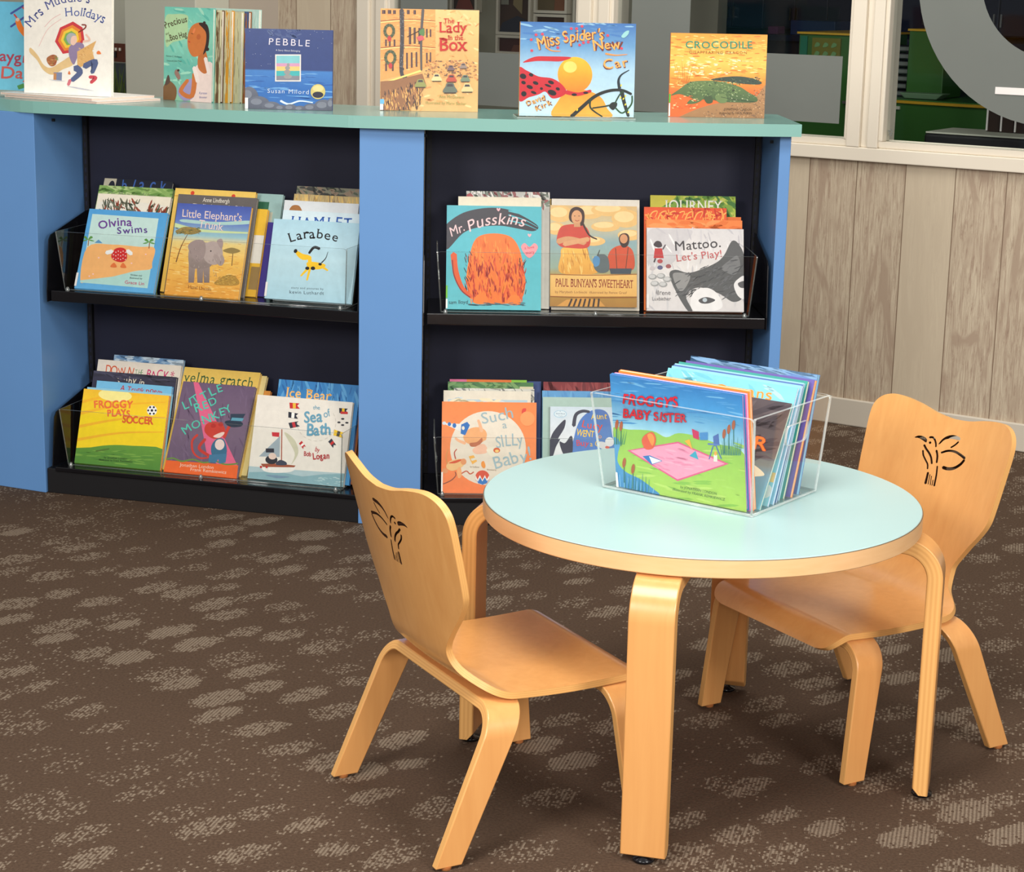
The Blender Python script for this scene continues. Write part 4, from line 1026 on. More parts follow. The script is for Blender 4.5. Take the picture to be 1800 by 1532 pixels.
a = Art(.2, .316); a.bg((130, 128, 110), (160, 156, 140)); a.dabs(60, (0, 0, 100, 12), 14, [(90, 96, 80), (150, 130, 110), (70, 70, 66)], 10, 25, 4)
book(leanM('L', .69, .108, .592), a, .012, 'tall grey green picture book, rearmost at right of upper left bin', G_UL, (120, 118, 106))

# ---- upper right bin, front row
a = Art(.257, .285, ((122, 136), (578, 138), (575, 635), (120, 632)))
a.bg((78, 178, 190), (86, 186, 198), (96, 190, 200))
a.S([(120, 250), (126, 222), (200, 172), (300, 148), (400, 150), (480, 180), (560, 230), (540, 256), (470, 246), (380, 232), (280, 240), (200, 270), (120, 350)], (48, 46, 56))
for y0, y1 in ((160, 210), (180, 236), (206, 250)): a.L([(420, y0), (500, (y0+y1)/2-4), (560, y1)], 7, (78, 178, 190), 2)
a.T('Mr.', (142, 288), (212, 256), 44, (240, 200, 200), 0, 1, .005, .2); a.T('Pusskins', (226, 268), (494, 236), 56, (240, 200, 200), 26, 1, .005, .25)
# a shaggy orange cushion of fur, plain strokes only
a.S([(232, 380), (262, 296), (330, 270), (420, 280), (466, 330), (490, 420), (500, 520), (470, 590), (360, 606), (250, 590), (218, 500)], (240, 118, 40))
a.dabs(200, (226, 390, 490, 590), 44, [(206, 62, 34), (246, 132, 44), (170, 46, 34), (228, 90, 38)], 84, 22, 6)
a.dabs(70, (250, 300, 450, 400), 34, [(250, 146, 60), (232, 108, 40)], 84, 20, 6); a.dabs(40, (212, 360, 240, 560), 26, [(60, 36, 38), (190, 60, 34)], 70, 20, 7); a.dabs(40, (470, 380, 504, 560), 26, [(60, 36, 38), (190, 60, 34)], 100, 20, 7)
a.L([(156, 372), (166, 450), (196, 530), (240, 572)], 30, (226, 90, 40), 18); a.L([(150, 400), (158, 470), (192, 540), (236, 576)], 6, (150, 40, 34))
a.S([(250, 596), (276, 560), (312, 566), (318, 600), (280, 608)], (244, 126, 44)); a.S([(414, 600), (430, 566), (466, 566), (478, 604), (440, 612)], (244, 126, 44))
a.dabs(24, (240, 600, 500, 614), 40, [(70, 110, 120), (60, 90, 100)], 0, 10, 8)
def heart(a, x, y, s, c): a.S([(x, y+s), (x-s, y-s*.2), (x-s*.6, y-s*.8), (x, y-s*.35), (x+s*.6, y-s*.8), (x+s, y-s*.2)], c)
heart(a, 520, 346, 40, (240, 150, 156)); a.T('a love', (496, 344), (544, 338), 14, (180, 50, 70)); a.T('story', (502, 368), (544, 362), 15, (180, 50, 70)); heart(a, 520, 276, 9, (240, 176, 184)); heart(a, 370, 154, 9, (240, 176, 184))
a.T('sam lloyd', (134, 608), (226, 606), 18, (40, 60, 70), 0, 1); a.rect(120, 520, 128, 580, (120, 200, 60)); a.rect(120, 584, 128, 628, W_)
book(leanM('R', .063, .05, .592), a, .012, 'turquoise picture book with orange shaggy fur and a pink heart', G_UR, (70, 168, 182))

a = Art(.236, .278, ((612, 138), (1036, 142), (1034, 626), (610, 618)))
a.bg((214, 178, 120), (.2, (196, 186, 150)), (.36, (138, 166, 168)), (.62, (150, 170, 150)), (.7, (180, 150, 70)), (1, (170, 120, 50)))
for p in ((660, 180, 60, 40), (800, 170, 70, 34), (900, 160, 90, 30), (980, 200, 70, 44), (880, 240, 70, 24), (1000, 280, 60, 26), (640, 250, 44, 30), (820, 310, 60, 22)): a.E(*p, (226, 184, 116)); a.E(p[0]-8, p[1]-8, p[2]*.7, p[3]*.6, (240, 206, 146))
a.S([(664, 462), (662, 380), (676, 340), (780, 338), (806, 400), (838, 462)], (238, 184, 84), (226, 160, 66)); a.dabs(40, (668, 350, 826, 460), 40, [(248, 206, 116), (206, 140, 56)], 80, 12, 9)
a.S([(642, 306), (660, 246), (704, 230), (766, 232), (798, 260), (806, 320), (780, 344), (700, 342), (660, 334)], (198, 70, 54)); a.L([(650, 312), (700, 300), (778, 316)], 26, (206, 150, 104)); a.L([(796, 300), (740, 312), (680, 324)], 22, (214, 158, 110))
a.S([(702, 200), (710, 160), (740, 146), (772, 162), (778, 200), (766, 236), (720, 222)], (62, 40, 34)); a.E(740, 196, 26, 34, (212, 156, 110)); a.P([(728, 222), (756, 222), (758, 242), (726, 242)], (204, 148, 104)); a.L([(770, 226), (800, 280), (838, 300)], 10, (62, 40, 34), 6)
a.E(730, 190, 3, 2, K_, n=8); a.E(751, 190, 3, 2, K_, n=8); a.L([(732, 210), (742, 214), (752, 210)], 3, (170, 60, 50))
a.S([(892, 440), (896, 370), (930, 336), (980, 330), (1016, 360), (1020, 440), (960, 452)], (202, 80, 48)); a.S([(946, 300), (956, 276), (984, 272), (998, 292), (990, 330), (962, 336)], (70, 48, 40)); a.E(970, 298, 19, 22, (206, 146, 102)); a.S([(952, 312), (970, 322), (990, 312), (984, 336), (962, 338)], (60, 42, 36))
a.L([(930, 344), (936, 440)], 4, (110, 60, 40)); a.L([(992, 340), (980, 440)], 4, (110, 60, 40)); a.P([(900, 440), (1010, 440), (1004, 466), (906, 466)], (64, 76, 86))
a.S([(822, 430), (836, 380), (870, 372), (894, 392), (896, 450), (850, 460)], (92, 104, 106)); a.S([(818, 396), (834, 380), (852, 392), (848, 424), (826, 430)], (84, 140, 184)); a.L([(842, 378), (852, 352)], 6, (70, 70, 66), 3)
a.rect(612, 468, 1034, 574, (238, 192, 112), (226, 172, 92)); a.L([(612, 468), (820, 472), (1034, 468)], 4, (150, 90, 40)); a.L([(612, 572), (820, 578), (1034, 578)], 4, (150, 90, 40))
a.T("PAUL BUNYAN'S SWEETHEART", (636, 526), (1016, 534), 40, (150, 66, 40), 0, .4, .012, serif=1); a.T('by Marybeth Lorbiecki  illustrated by Renee Graef', (634, 556), (984, 562), 12, (140, 90, 50))
a.P([(640, 620), (690, 588), (770, 580), (850, 590), (880, 622)], (210, 150, 70))
for i in range(7): a.L([(700+i*24, 622), (716+i*22, 586)], 9, (60, 44, 36))
book(leanM('R', .344, .05, .604), a, .011, 'picture book of a woman in red blouse, arms folded, beside a bearded man', G_UR, (224, 214, 196))

a = Art(.265, .228, ((1085, 250), (1545, 255), (1550, 648), (1080, 640)))
a.bg((216, 212, 210), (228, 222, 218), (220, 214, 212))
a.S([(1090, 270), (1180, 258), (1300, 262), (1260, 330), (1200, 420), (1100, 430)], (204, 200, 200)); a.dabs(90, (1085, 255, 1545, 640), 60, [(236, 232, 230), (196, 192, 194), (210, 206, 206)], 70, 40, 6)
a.S([(1190, 470), (1220, 446), (1290, 460), (1400, 420), (1450, 380), (1490, 310), (1526, 330), (1552, 400), (1552, 560), (1500, 600), (1430, 560), (1330, 530), (1270, 570), (1300, 640), (1276, 640), (1226, 560)], (92, 92, 92))
a.S([(1206, 470), (1240, 460), (1290, 476), (1260, 540), (1232, 540)], (150, 148, 146)); a.S([(1440, 440), (1480, 400), (1516, 380), (1530, 430), (1500, 470)], (122, 122, 122))
a.dabs(120, (1220, 400, 1545, 580), 34, [(108, 108, 110), (74, 74, 76)], -30, 25, 7, keep=lambda x, y: y > 470-(x-1220)*.28)
a.S([(1290, 600), (1312, 548), (1370, 532), (1420, 560), (1446, 620), (1400, 644), (1310, 644)], (240, 236, 234)); a.S([(1500, 520), (1520, 490), (1552, 480), (1552, 580), (1520, 570)], (238, 234, 232))
a.S([(1330, 590), (1366, 576), (1410, 590), (1380, 606), (1344, 606)], (84, 82, 84)); a.E(1360, 590, 11, 10, (190, 200, 206)); a.S([(1520, 510), (1552, 500), (1552, 530), (1530, 530)], (90, 88, 90))
a.S([(1116, 330), (1130, 312), (1150, 316), (1156, 336), (1136, 342)], (70, 60, 64)); a.P([(1122, 346), (1156, 346), (1164, 392), (1116, 392)], (190, 56, 56)); a.L([(1160, 350), (1172, 330)], 6, (90, 80, 84)); a.L([(1124, 394), (1118, 410)], 7, (70, 60, 64))
for p, c in (((1146, 436), (96, 96, 130)), ((1186, 430), (160, 90, 90)), ((1146, 406), (180, 80, 80)), ((1110, 440), (200, 190, 190))): a.E(*p, 13, 10, c)
for p in ((1110, 480), (1150, 476), (1180, 492), (1120, 512), (1160, 516)): a.E(*p, 20, 13, (160, 160, 158)); a.E(p[0]-2, p[1]-2, 15, 9, (206, 204, 202))
a.T('Mattoo.', (1214, 356), (1440, 338), 46, (70, 66, 68), 0, 1.2, .008); a.T("Let's Play!", (1222, 408), (1446, 384), 36, (196, 92, 92), 0, 1.2, .004)
a.T('Irene', (1132, 566), (1196, 566), 24, (110, 106, 108), 0, 1.5); a.T('Luxbacher', (1106, 592), (1196, 592), 18, (110, 106, 108), 0, 1.5)
book(leanM('R', .607, .05, .596), a, .012, 'grey picture book of a black and white husky with one visible eye', G_UR, (206, 202, 200), spine_label=True)

# ---- upper right bin, behind
a = Art(.226, .308); a.bg((232, 222, 196), (222, 210, 184))
book(leanM('R', .094, .066, .592), a, .012, 'plain cream picture book directly behind the turquoise one', G_UR, (226, 214, 186))
a = Art(.228, .322); a.bg((196, 194, 186), (214, 210, 200)); a.dabs(110, (0, 0, 100, 12), 10, [(90, 92, 84), (150, 84, 84), (120, 130, 116), (232, 228, 220)], 40, 60, 3); a.E(4, 7, 5, 5, (170, 66, 70))
book(leanM('R', .116, .08, .592), a, .012, 'tall grey floral picture book behind the plain cream one', G_UR, (206, 202, 194))
a = Art(.235, .302); a.bg((206, 170, 90)); a.rect(90, 12, 100, 100, (66, 70, 120))
book(leanM('R', .114, .094, .592), a, .012, 'ochre picture book with dark blue edge, rearmost behind the turquoise one', G_UR, (60, 66, 120))
a = Art(.24, .306); a.bg((226, 218, 204), (216, 206, 190))
book(leanM('R', .349, .068, .592), a, .012, 'off-white picture book standing behind the red blouse woman one', G_UR, (220, 210, 194))
a = Art(.264, .254); a.bg((238, 130, 62)); a.T('Rachel', (46, 18), (72, 18), 11, (206, 210, 220), 0, 2); a.E(88, 18, 3, 4, (220, 70, 50)); a.dabs(20, (0, 2, 100, 14), 20, [(246, 150, 84), (228, 116, 50)])
book(leanM('R', .607, .066, .592), a, .012, 'orange picture book just behind the grey husky one', G_UR, (232, 120, 56))
a = Art(.227, .286); a.bg((226, 84, 40), (240, 130, 56))
for i in range(9): a.L([(4+i*11, 16), (9+i*11, 6), (16+i*11, 4), (13+i*11, 10)], 1.6, (250, 180, 90), .6)
a.dabs(70, (0, 0, 100, 20), 9, [(200, 56, 34), (246, 160, 76)], 40, 60, 4)
book(leanM('R', .603, .08, .592), a, .012, 'red picture book with golden scrolls, behind the orange one', G_UR, (214, 74, 40))
a = Art(.24, .26); a.bg((224, 112, 44))
book(leanM('R', .632, .094, .592), a, .012, 'deep orange book, a low strip right of the red scrolled one', G_UR, (214, 96, 40))
a = Art(.236, .316); a.bg((134, 168, 60), (90, 140, 60)); a.dabs(140, (0, 0, 100, 26), 10, [(170, 190, 70), (96, 140, 54), (196, 200, 90), (70, 120, 54)], 30, 60, 3); a.S([(0, 0), (30, 0), (14, 10), (0, 14)], (206, 196, 70))
a.T('JOURNEY', (17, 13.5), (84, 13.5), 10, (240, 238, 222), 0, 0, .01, serif=1)
book(leanM('R', .623, .108, .592), a, .012, 'tall leaf green picture book with white capitals, rearmost behind the husky', G_UR, (96, 140, 60))

# ---- lower left bin, front row
a = Art(.268, .215, ((262, 226), (722, 265), (672, 665), (215, 620)))
a.bg((250, 196, 50), (.4, (254, 222, 30)), (1, (252, 214, 40)))
for k, (x0, y0, x1, y1) in enumerate(((240, 300, 560, 260), (236, 360, 700, 300), (228, 430, 700, 380), (222, 500, 690, 460))): a.L([(x0, y0), ((x0+x1)/2, (y0+y1)/2-16), (x1, y1)], 16, (250, 188, 44), 5)
a.E(430, 262, 90, 34, (254, 240, 150), 5)
a.S([(190, 556), (300, 540), (400, 528), (520, 532), (700, 556), (690, 700), (190, 680)], (104, 156, 60), (66, 122, 52), 3); a.dabs(40, (220, 560, 670, 640), 60, [(120, 166, 70), (84, 138, 58)], 3, 8, 9)
a.E(629, 344, 27, 27, (244, 244, 240))
for q in range(6): a.E(629+20*math.cos(q*1.05), 344+20*math.sin(q*1.05), 6, 6, (40, 40, 44), n=6)
a.E(629, 344, 8, 8, (40, 40, 44), n=5)
a.T('FROGGY', (316, 328), (524, 330), 42, (250, 120, 60), 0, 2, .02, 0, ((230, 70, 90), 1.5)); a.T('PLAYS', (388, 372), (512, 376), 38, (250, 120, 60), 0, 2, .02, 0, ((230, 70, 90), 1.5)); a.T('SOCCER', (468, 408), (634, 420), 40, (240, 100, 50), 0, 2, .02, 0, ((220, 60, 70), 1.5))
a.L([(330, 560), (400, 548)], 8, (88, 120, 50)); a.T('by Jonathan London', (372, 598), (498, 606), 11, (40, 60, 30)); a.T('illustrated by Frank Remkiewicz', (346, 610), (526, 622), 11, (40, 60, 30))
book(leanM('L', .066, .05, .083), a, .012, 'bright yellow picture book with a soccer ball over a green hill', G_LL, (236, 150, 40))

a = Art(.2235, .274, ((797, 176), (1182, 208), (1092, 710), (690, 670)))
a.bg((112, 92, 118), (120, 100, 122), (104, 86, 112)); a.dabs(70, (690, 180, 1180, 610), 70, [(120, 100, 126), (104, 84, 108)], 80, 30, 8)
a.P([(850, 180), (876, 182), (1096, 640), (1000, 640), (930, 590)], (226, 104, 140))
a.P([(690, 604), (1100, 636), (1092, 712), (690, 672)], (236, 104, 48)); a.L([(696, 604), (740, 594), (790, 612), (850, 602), (910, 620), (970, 612), (1030, 630), (1096, 626)], 9, (110, 140, 70))
a.L([(874, 466), (846, 500), (852, 560), (890, 594), (940, 590)], 13, (206, 66, 54), 8)
a.L([(916, 490), (884, 540), (940, 582)], 16, (200, 62, 52)); a.S([(914, 450), (920, 410), (960, 392), (1006, 406), (1024, 440), (1006, 480), (956, 486)], (204, 66, 54)); a.E(960, 416, 14, 12, (186, 52, 46)); a.E(1000, 408, 14, 12, (186, 52, 46)); a.S([(960, 474), (1004, 452), (1022, 456), (996, 482)], (240, 210, 196))
a.S([(950, 530), (980, 488), (1020, 494), (1036, 560), (1010, 590), (960, 586)], (60, 110, 140)); a.E(996, 520, 26, 30, (236, 214, 206)); a.P([(940, 576), (1036, 570), (1030, 620), (994, 626), (990, 600), (976, 622), (936, 616)], (70, 122, 156)); a.L([(1020, 480), (1036, 440), (1046, 420)], 16, (204, 66, 54))
a.S([(1024, 392), (1070, 386), (1116, 400), (1110, 420), (1060, 424), (1030, 410)], (44, 56, 72)); a.P([(1052, 352), (1132, 352), (1108, 396), (1050, 392)], (52, 66, 84)); a.P([(1060, 372), (1124, 376), (1116, 392), (1054, 388)], (96, 160, 180))
tl = (90, 200, 178)
for tx, p0, p1 in (('LITTLE', (796, 330), (1012, 222)), ('RED', (862, 348), (988, 296)), ('MONKEY', (800, 462), (1066, 336))): a.T(tx, p0, p1, 46, tl, 0, 2.5, .02)
a.T('Jonathan London', (780, 640), (966, 656), 19, (244, 214, 190), 0, .5); a.T('Frank Remkiewicz', (836, 666), (1036, 684), 19, (244, 214, 190), 0, .5)
book(leanM('L', .3455, .05, .081, R(31)), a, .012, 'mauve picture book with pink light beam and a red monkey lifting its hat', G_LL, (112, 92, 118))

a = Art(.285, .237, ((1205, 254), (1712, 296), (1666, 746), (1130, 704)))
a.bg((236, 230, 218), (238, 232, 220))
a.P([(1140, 636), (1400, 654), (1680, 670), (1666, 760), (1126, 720)], (176, 200, 204)); a.P([(1140, 670), (1300, 664), (1440, 690), (1560, 676), (1676, 672), (1666, 760), (1126, 720)], (136, 176, 184)); a.dabs(20, (1500, 690, 1660, 740), 24, [(190, 214, 214), (160, 196, 200)], 5, 15, 4)
a.L([(1332, 436), (1326, 600)], 6, (170, 90, 70)); a.P([(1276, 450), (1318, 452), (1316, 476), (1278, 472)], (206, 50, 60)); a.P([(1322, 470), (1316, 584), (1200, 582)], (160, 176, 184)); a.S([(1344, 452), (1400, 490), (1420, 560), (1380, 624), (1400, 560)], (206, 204, 176))
a.S([(1216, 640), (1290, 632), (1400, 634), (1380, 664), (1290, 672), (1230, 664)], (238, 236, 228)); a.P([(1210, 622), (1300, 620), (1404, 630), (1396, 640), (1220, 640)], (160, 84, 56)); a.E(1270, 600, 34, 24, (40, 42, 52)); a.E(1276, 580, 22, 18, (232, 206, 190)); a.rect(1240, 538, 1286, 560, (44, 46, 58)); a.S([(1296, 616), (1320, 600), (1352, 612), (1350, 628), (1300, 628)], (60, 66, 84)); a.S([(1234, 684), (1330, 688), (1370, 694), (1300, 702)], (120, 150, 172))
for k in range(4): a.E(1210+k*16, 640+(k % 2)*12, 7, 7, W_ if k % 2 else (196, 50, 50), n=10)
def flag(x, y, c1, c2, r=0, s=1): ca, sa = math.cos(R(r)), math.sin(R(r)); f = lambda u, v: (x+(u*ca-v*sa)*s, y+(u*sa+v*ca)*s); a.P([f(-28, -16), (f(26, -12)), f(14, 0), f(28, 16), f(-26, 14)], c1); a.P([f(-10, -14), f(6, -13), f(6, 14), f(-10, 14)], c2)
flag(1404, 312, (206, 44, 44), (240, 190, 60)); flag(1396, 362, (40, 44, 56), W_, 6); flag(1400, 410, (44, 48, 62), (196, 50, 60), -14); flag(1664, 338, (36, 38, 50), (240, 190, 40), 0, .85); a.P([(1648, 342), (1686, 344), (1686, 356), (1648, 354)], (200, 44, 44))
for p in ((1660, 380), (1640, 398), (1682, 400), (1660, 412)): a.E(*p, 9, 5, (50, 50, 56), n=8)
flag(1640, 458, (244, 200, 40), (80, 70, 50), 14); flag(1606, 508, (44, 48, 62), (206, 44, 44), 50, .8); flag(1444, 518, (200, 46, 50), W_, 50, .7)
for q in range(14):
    an = R(200-q*17); a.L([(1520+104*math.cos(an), 400+96*math.sin(an)), (1520+104*math.cos(an-.16), 400+96*math.sin(an-.16))], 2, (206, 200, 190))
bl = (104, 164, 190)
a.T('the', (1502, 330), (1540, 332), 20, bl, 0, 1); a.T('Sea', (1452, 398), (1552, 398), 62, bl, 0, 2, .03); a.T('of', (1560, 374), (1596, 366), 40, bl, 0, 1); a.T('Bath', (1464, 466), (1600, 462), 64, bl, 0, 2, .035)
a.T('by', (1510, 552), (1536, 556), 26, (196, 60, 70), 0, 2); a.T('Bob', (1450, 576), (1492, 580), 28, (190, 50, 56), 0, 2, .02); a.T('Logan', (1500, 598), (1592, 586), 38, (190, 46, 52), 0, 3, .03)
book(leanM('L', .602, .05, .085), a, .012, 'white picture book with blue title, sailing boat and small signal flags', G_LL, (226, 220, 208))

# ---- lower left bin, behind
a = Art(.265, .213); a.bg((150, 206, 226), (130, 192, 216))
book(leanM('L', .069, .066, .087), a, .012, 'light blue book, a thin strip behind the bright yellow soccer one', G_LL, (140, 198, 220))
a = Art(.237, .231); a.bg((120, 190, 226), (150, 206, 230)); a.T('A Trunk poem', (32, 10), (88, 10.5), 7, (190, 50, 50), 0, 2.5, .015)
book(leanM('L', .09, .08, .087), a, .012, 'sky blue book with red hand lettering, second behind the soccer one', G_LL, (96, 160, 204))
a = Art(.262, .256); a.bg((58, 56, 74), (50, 48, 66)); a.T('Ruby in', (32, 15), (62, 15), 9, (226, 214, 190), 3, 2); a.S([(82, 18), (84, 13), (90, 12), (94, 18)], (240, 196, 60)); a.dabs(30, (0, 0, 100, 20), 22, [(74, 72, 92), (52, 50, 64)], 10, 20, 6)
book(leanM('L', .069, .094, .087), a, .012, 'dark navy picture book with a yellow half disc, third behind the soccer one', G_LL, (52, 50, 66))
a = Art(.263, .287); a.bg((232, 222, 206), (226, 214, 196))
a.T('DOWN', (10, 14), (44, 14), 9, (214, 92, 52), 0, 3, .01); a.T('THE', (46, 12.5), (56, 12.5), 5.5, (110, 150, 110), 0, 2); a.T('BACK*', (59, 14.5), (92, 15.5), 9.5, (206, 50, 110), 0, 3, .01)
book(leanM('L', .072, .108, .087), a, .012, 'off-white picture book with orange and pink hand-drawn capitals', G_LL, (222, 212, 196))
a = Art(.22, .301); a.bg((150, 180, 206), (200, 214, 224)); a.dabs(40, (0, 0, 100, 9), 20, [(110, 150, 190), (196, 214, 226)], 0, 10, 5)
book(leanM('L', .114, .122, .087), a, .012, 'tall blue and white book, rearmost at left of lower left bin', G_LL, (130, 166, 196))
a = Art(.236, .312); a.bg((238, 200, 100), (232, 190, 88)); a.T('velma gratch', (2, 14.5), (94, 14.5), 10.5, (54, 98, 62), 0, 1.2, serif=1)
book(leanM('L', .334, .066, .083, R(31)), a, .012, 'yellow picture book with dark green lettering behind the mauve one', G_LL, (236, 196, 96))
a = Art(.24, .3); a.bg((226, 206, 140))
book(leanM('L', .346, .081, .083, R(31)), a, .012, 'pale straw book, a thin strip behind the yellow lettered one', G_LL, (220, 196, 130))
a = Art(.24, .25); a.bg((226, 150, 66)); a.rect(80, 40, 100, 90, (200, 96, 50))
book(leanM('L', .365, .095, .083, R(29)), a, .012, 'orange book standing rearmost behind the mauve one', G_LL, (216, 132, 56))
a = Art(.243, .28); a.bg((50, 124, 186), (70, 150, 204)); a.dabs(70, (0, 0, 100, 26), 16, [(66, 140, 200), (40, 104, 168), (90, 160, 210)], 80, 25, 5); a.T('Ice Bear', (10, 17.5), (66, 18), 10.5, (246, 190, 110), 0, .5, .02, serif=1)
book(leanM('L', .655, .066, .087), a, .012, 'blue picture book with peach lettering, just behind the white sailing boat one', G_LL, (44, 110, 172))
a = Art(.24, .247); a.bg((150, 84, 36))
book(leanM('L', .664, .08, .087), a, .02, 'chestnut brown book whose right edge shows beside the sailing boat one', G_LL, (166, 94, 40), (150, 90, 48))

# ---- lower right bin
a = Art(.262, .254, ((270, 450), (1057, 468), (1045, 1222), (255, 1215)))
a.bg((244, 138, 70), (246, 140, 78), (242, 124, 62)); a.E(650, 842, 316, 308, (236, 226, 206), c2=(226, 214, 194), n=48)
a.E(610, 762, 30, 20, (244, 176, 118)); a.E(545, 740, 100, 72, (240, 172, 112), -12); a.S([(500, 800), (560, 790), (600, 756), (604, 790), (560, 826), (510, 828)], (190, 110, 72))
a.L([(600, 700), (584, 640), (572, 610)], 30, (244, 184, 140), 20); a.L([(460, 800), (410, 780), (380, 758)], 26, (244, 184, 140), 18); a.S([(524, 850), (600, 806), (640, 830), (640, 880), (550, 890)], (240, 190, 160)); a.S([(640, 850), (740, 830), (750, 880), (680, 910)], (236, 228, 204))
a.P([(430, 644), (480, 622), (502, 650), (462, 734), (424, 720)], (36, 110, 186)); a.P([(270, 630), (430, 640), (418, 700)], (232, 232, 226)); a.E(330, 640, 14, 16, (36, 110, 186)); a.E(372, 652, 16, 20, (36, 110, 186)); a.E(446, 674, 12, 16, (236, 226, 206)); a.E(286, 632, 16, 14, (210, 220, 226))
a.S([(300, 1000), (330, 950), (420, 930), (464, 950), (430, 1000), (350, 1030)], (238, 190, 126)); a.S([(320, 965), (400, 938), (440, 936), (380, 966)], (216, 84, 44)); a.E(290, 1030, 26, 22, (228, 150, 96)); a.E(446, 954, 24, 26, (228, 150, 96))
a.L([(310, 970), (300, 910), (320, 850)], 10, (226, 150, 80), 8); a.L([(380, 930), (370, 880), (390, 850)], 10, (190, 80, 56), 8); a.S([(390, 1020), (420, 1000), (430, 1070), (400, 1090)], (240, 170, 110)); a.L([(274, 1140), (340, 1110), (380, 1070), (376, 1040)], 8, (140, 76, 56)); a.L([(430, 1052), (470, 1032), (500, 1056), (530, 1040)], 9, (196, 84, 50))
a.E(603, 1086, 60, 60, (214, 78, 50)); a.P([(546, 1068), (562, 1104), (582, 1066), (602, 1106), (624, 1066), (640, 1102), (660, 1068), (662, 1090), (650, 1122), (620, 1144), (590, 1146), (560, 1128), (544, 1096)], (238, 232, 222)); a.P([(552, 1100), (566, 1120), (584, 1084), (602, 1118), (624, 1084), (640, 1116), (656, 1100), (640, 1132), (604, 1146), (566, 1132)], (40, 116, 190))
a.S([(596, 960), (616, 950), (630, 990), (616, 1010), (596, 990)], (238, 150, 60)); a.P([(490, 910), (530, 900), (560, 950), (520, 976)], (244, 180, 76)); a.P([(506, 930), (548, 920), (556, 936), (516, 948)], (226, 224, 206)); a.E(724, 860, 28, 22, (214, 96, 50)); a.E(726, 866, 16, 12, (246, 206, 120)); a.S([(940, 520), (970, 516), (962, 548), (936, 560)], (226, 66, 50)); a.E(980, 600, 60, 60, (248, 158, 92))
g = (160, 186, 192)
a.T('Such', (600, 640), (874, 592), 96, g, 0, 1.5); a.T('a', (760, 680), (826, 672), 62, g, 0, 1); a.T('SILLy', (716, 838), (946, 810), 100, g, 0, 1.5); a.T('Baby!', (700, 1014), (1024, 940), 112, g, 0, 1.5)
a.T('by Steffanie', (500, 1002), (578, 1006), 14, (170, 150, 130)); a.T('Illustrated by', (640, 1026), (720, 1030), 14, (170, 150, 130)); a.P([(257, 1040), (272, 1040), (268, 1212), (255, 1212)], W_)
book(leanM('R', .057, .05, .079), a, .012, 'orange picture book with a cream circle and a striped ball', G_LR, (236, 120, 60))
a = Art(.243, .274); a.bg((230, 222, 202), (226, 216, 194)); a.rect(5, 9, 96, 60, (180, 206, 214)); a.E(44, 18, 10, 7, (246, 222, 110)); a.dabs(30, (6, 9, 95, 24), 16, [(206, 220, 222), (236, 226, 190)], 0, 20, 4)
a.T('COME A TIDE', (14, 25), (90, 25), 9.5, (140, 44, 52), 0, .6, .02, serif=1)
book(leanM('R', .061, .066, .087), a, .012, 'cream picture book with dark red capitals, just behind the orange one', G_LR, (222, 212, 190))
a = Art(.224, .278); a.bg((206, 204, 192)); a.dabs(80, (0, 0, 100, 14), 12, [(150, 150, 140), (224, 222, 210), (120, 122, 118)], 20, 60, 6)
book(leanM('R', .09, .08, .087), a, .012, 'grey sketchy picture book, second behind the orange one', G_LR, (196, 194, 184))
a = Art(.239, .293); a.bg((70, 122, 66), (90, 140, 80)); a.dabs(90, (0, 0, 82, 22), 14, [(96, 146, 84), (56, 104, 58), (120, 160, 96)], 10, 40, 4); a.rect(84, 4, 100, 60, (216, 206, 170)); a.T('Huck Runs Moose', (8, 14), (70, 14), 7.5, (240, 206, 60), 0, 2)
book(leanM('R', .073, .094, .087), a, .012, 'green picture book with yellow lettering, third behind the orange one', G_LR, (66, 110, 62))
a = Art(.216, .297); a.bg((240, 140, 60)); a.rect(0, 0, 22, 100, (226, 110, 150)); a.rect(22, 0, 80, 100, (236, 120, 40)); a.rect(80, 0, 100, 100, (140, 200, 60))
book(leanM('R', .078, .108, .087), a, .012, 'pink, orange and lime striped book behind the green lettered one', G_LR, (230, 120, 60))
a = Art(.235, .291); a.bg((44, 72, 132))
book(leanM('R', .1, .122, .087), a, .012, 'dark blue book, rearmost behind the orange picture book', G_LR, (44, 70, 130))

a = Art(.226, .24, ((1170, 488), (1900, 496), (1890, 1230), (1160, 1222)))
a.bg((206, 222, 232), (232, 236, 236), (196, 214, 226))
a.E(1260, 552, 62, 36, (214, 232, 240)); a.E(1260, 552, 58, 32, (120, 176, 206)); a.E(1260, 552, 54, 29, (218, 234, 240)); a.T('A', (1254, 534), (1266, 534), 10, (60, 90, 120)); a.T('Read-Aloud', (1222, 554), (1302, 556), 12, (60, 90, 120)); a.T('Tale', (1242, 574), (1282, 574), 10, (60, 90, 120))
a.S([(1372, 900), (1380, 760), (1440, 600), (1560, 516), (1680, 540), (1720, 700), (1720, 920)], (76, 120, 190), (90, 136, 204)); a.L([(1380, 650), (1400, 560), (1460, 528), (1520, 534)], 34, (60, 62, 78), 22)
a.S([(1160, 900), (1160, 800), (1200, 700), (1300, 600), (1296, 670), (1240, 760), (1256, 768), (1220, 830), (1190, 910)], (58, 60, 76)); a.S([(1250, 790), (1300, 800), (1350, 740), (1370, 770), (1360, 900), (1290, 900)], (58, 60, 76))
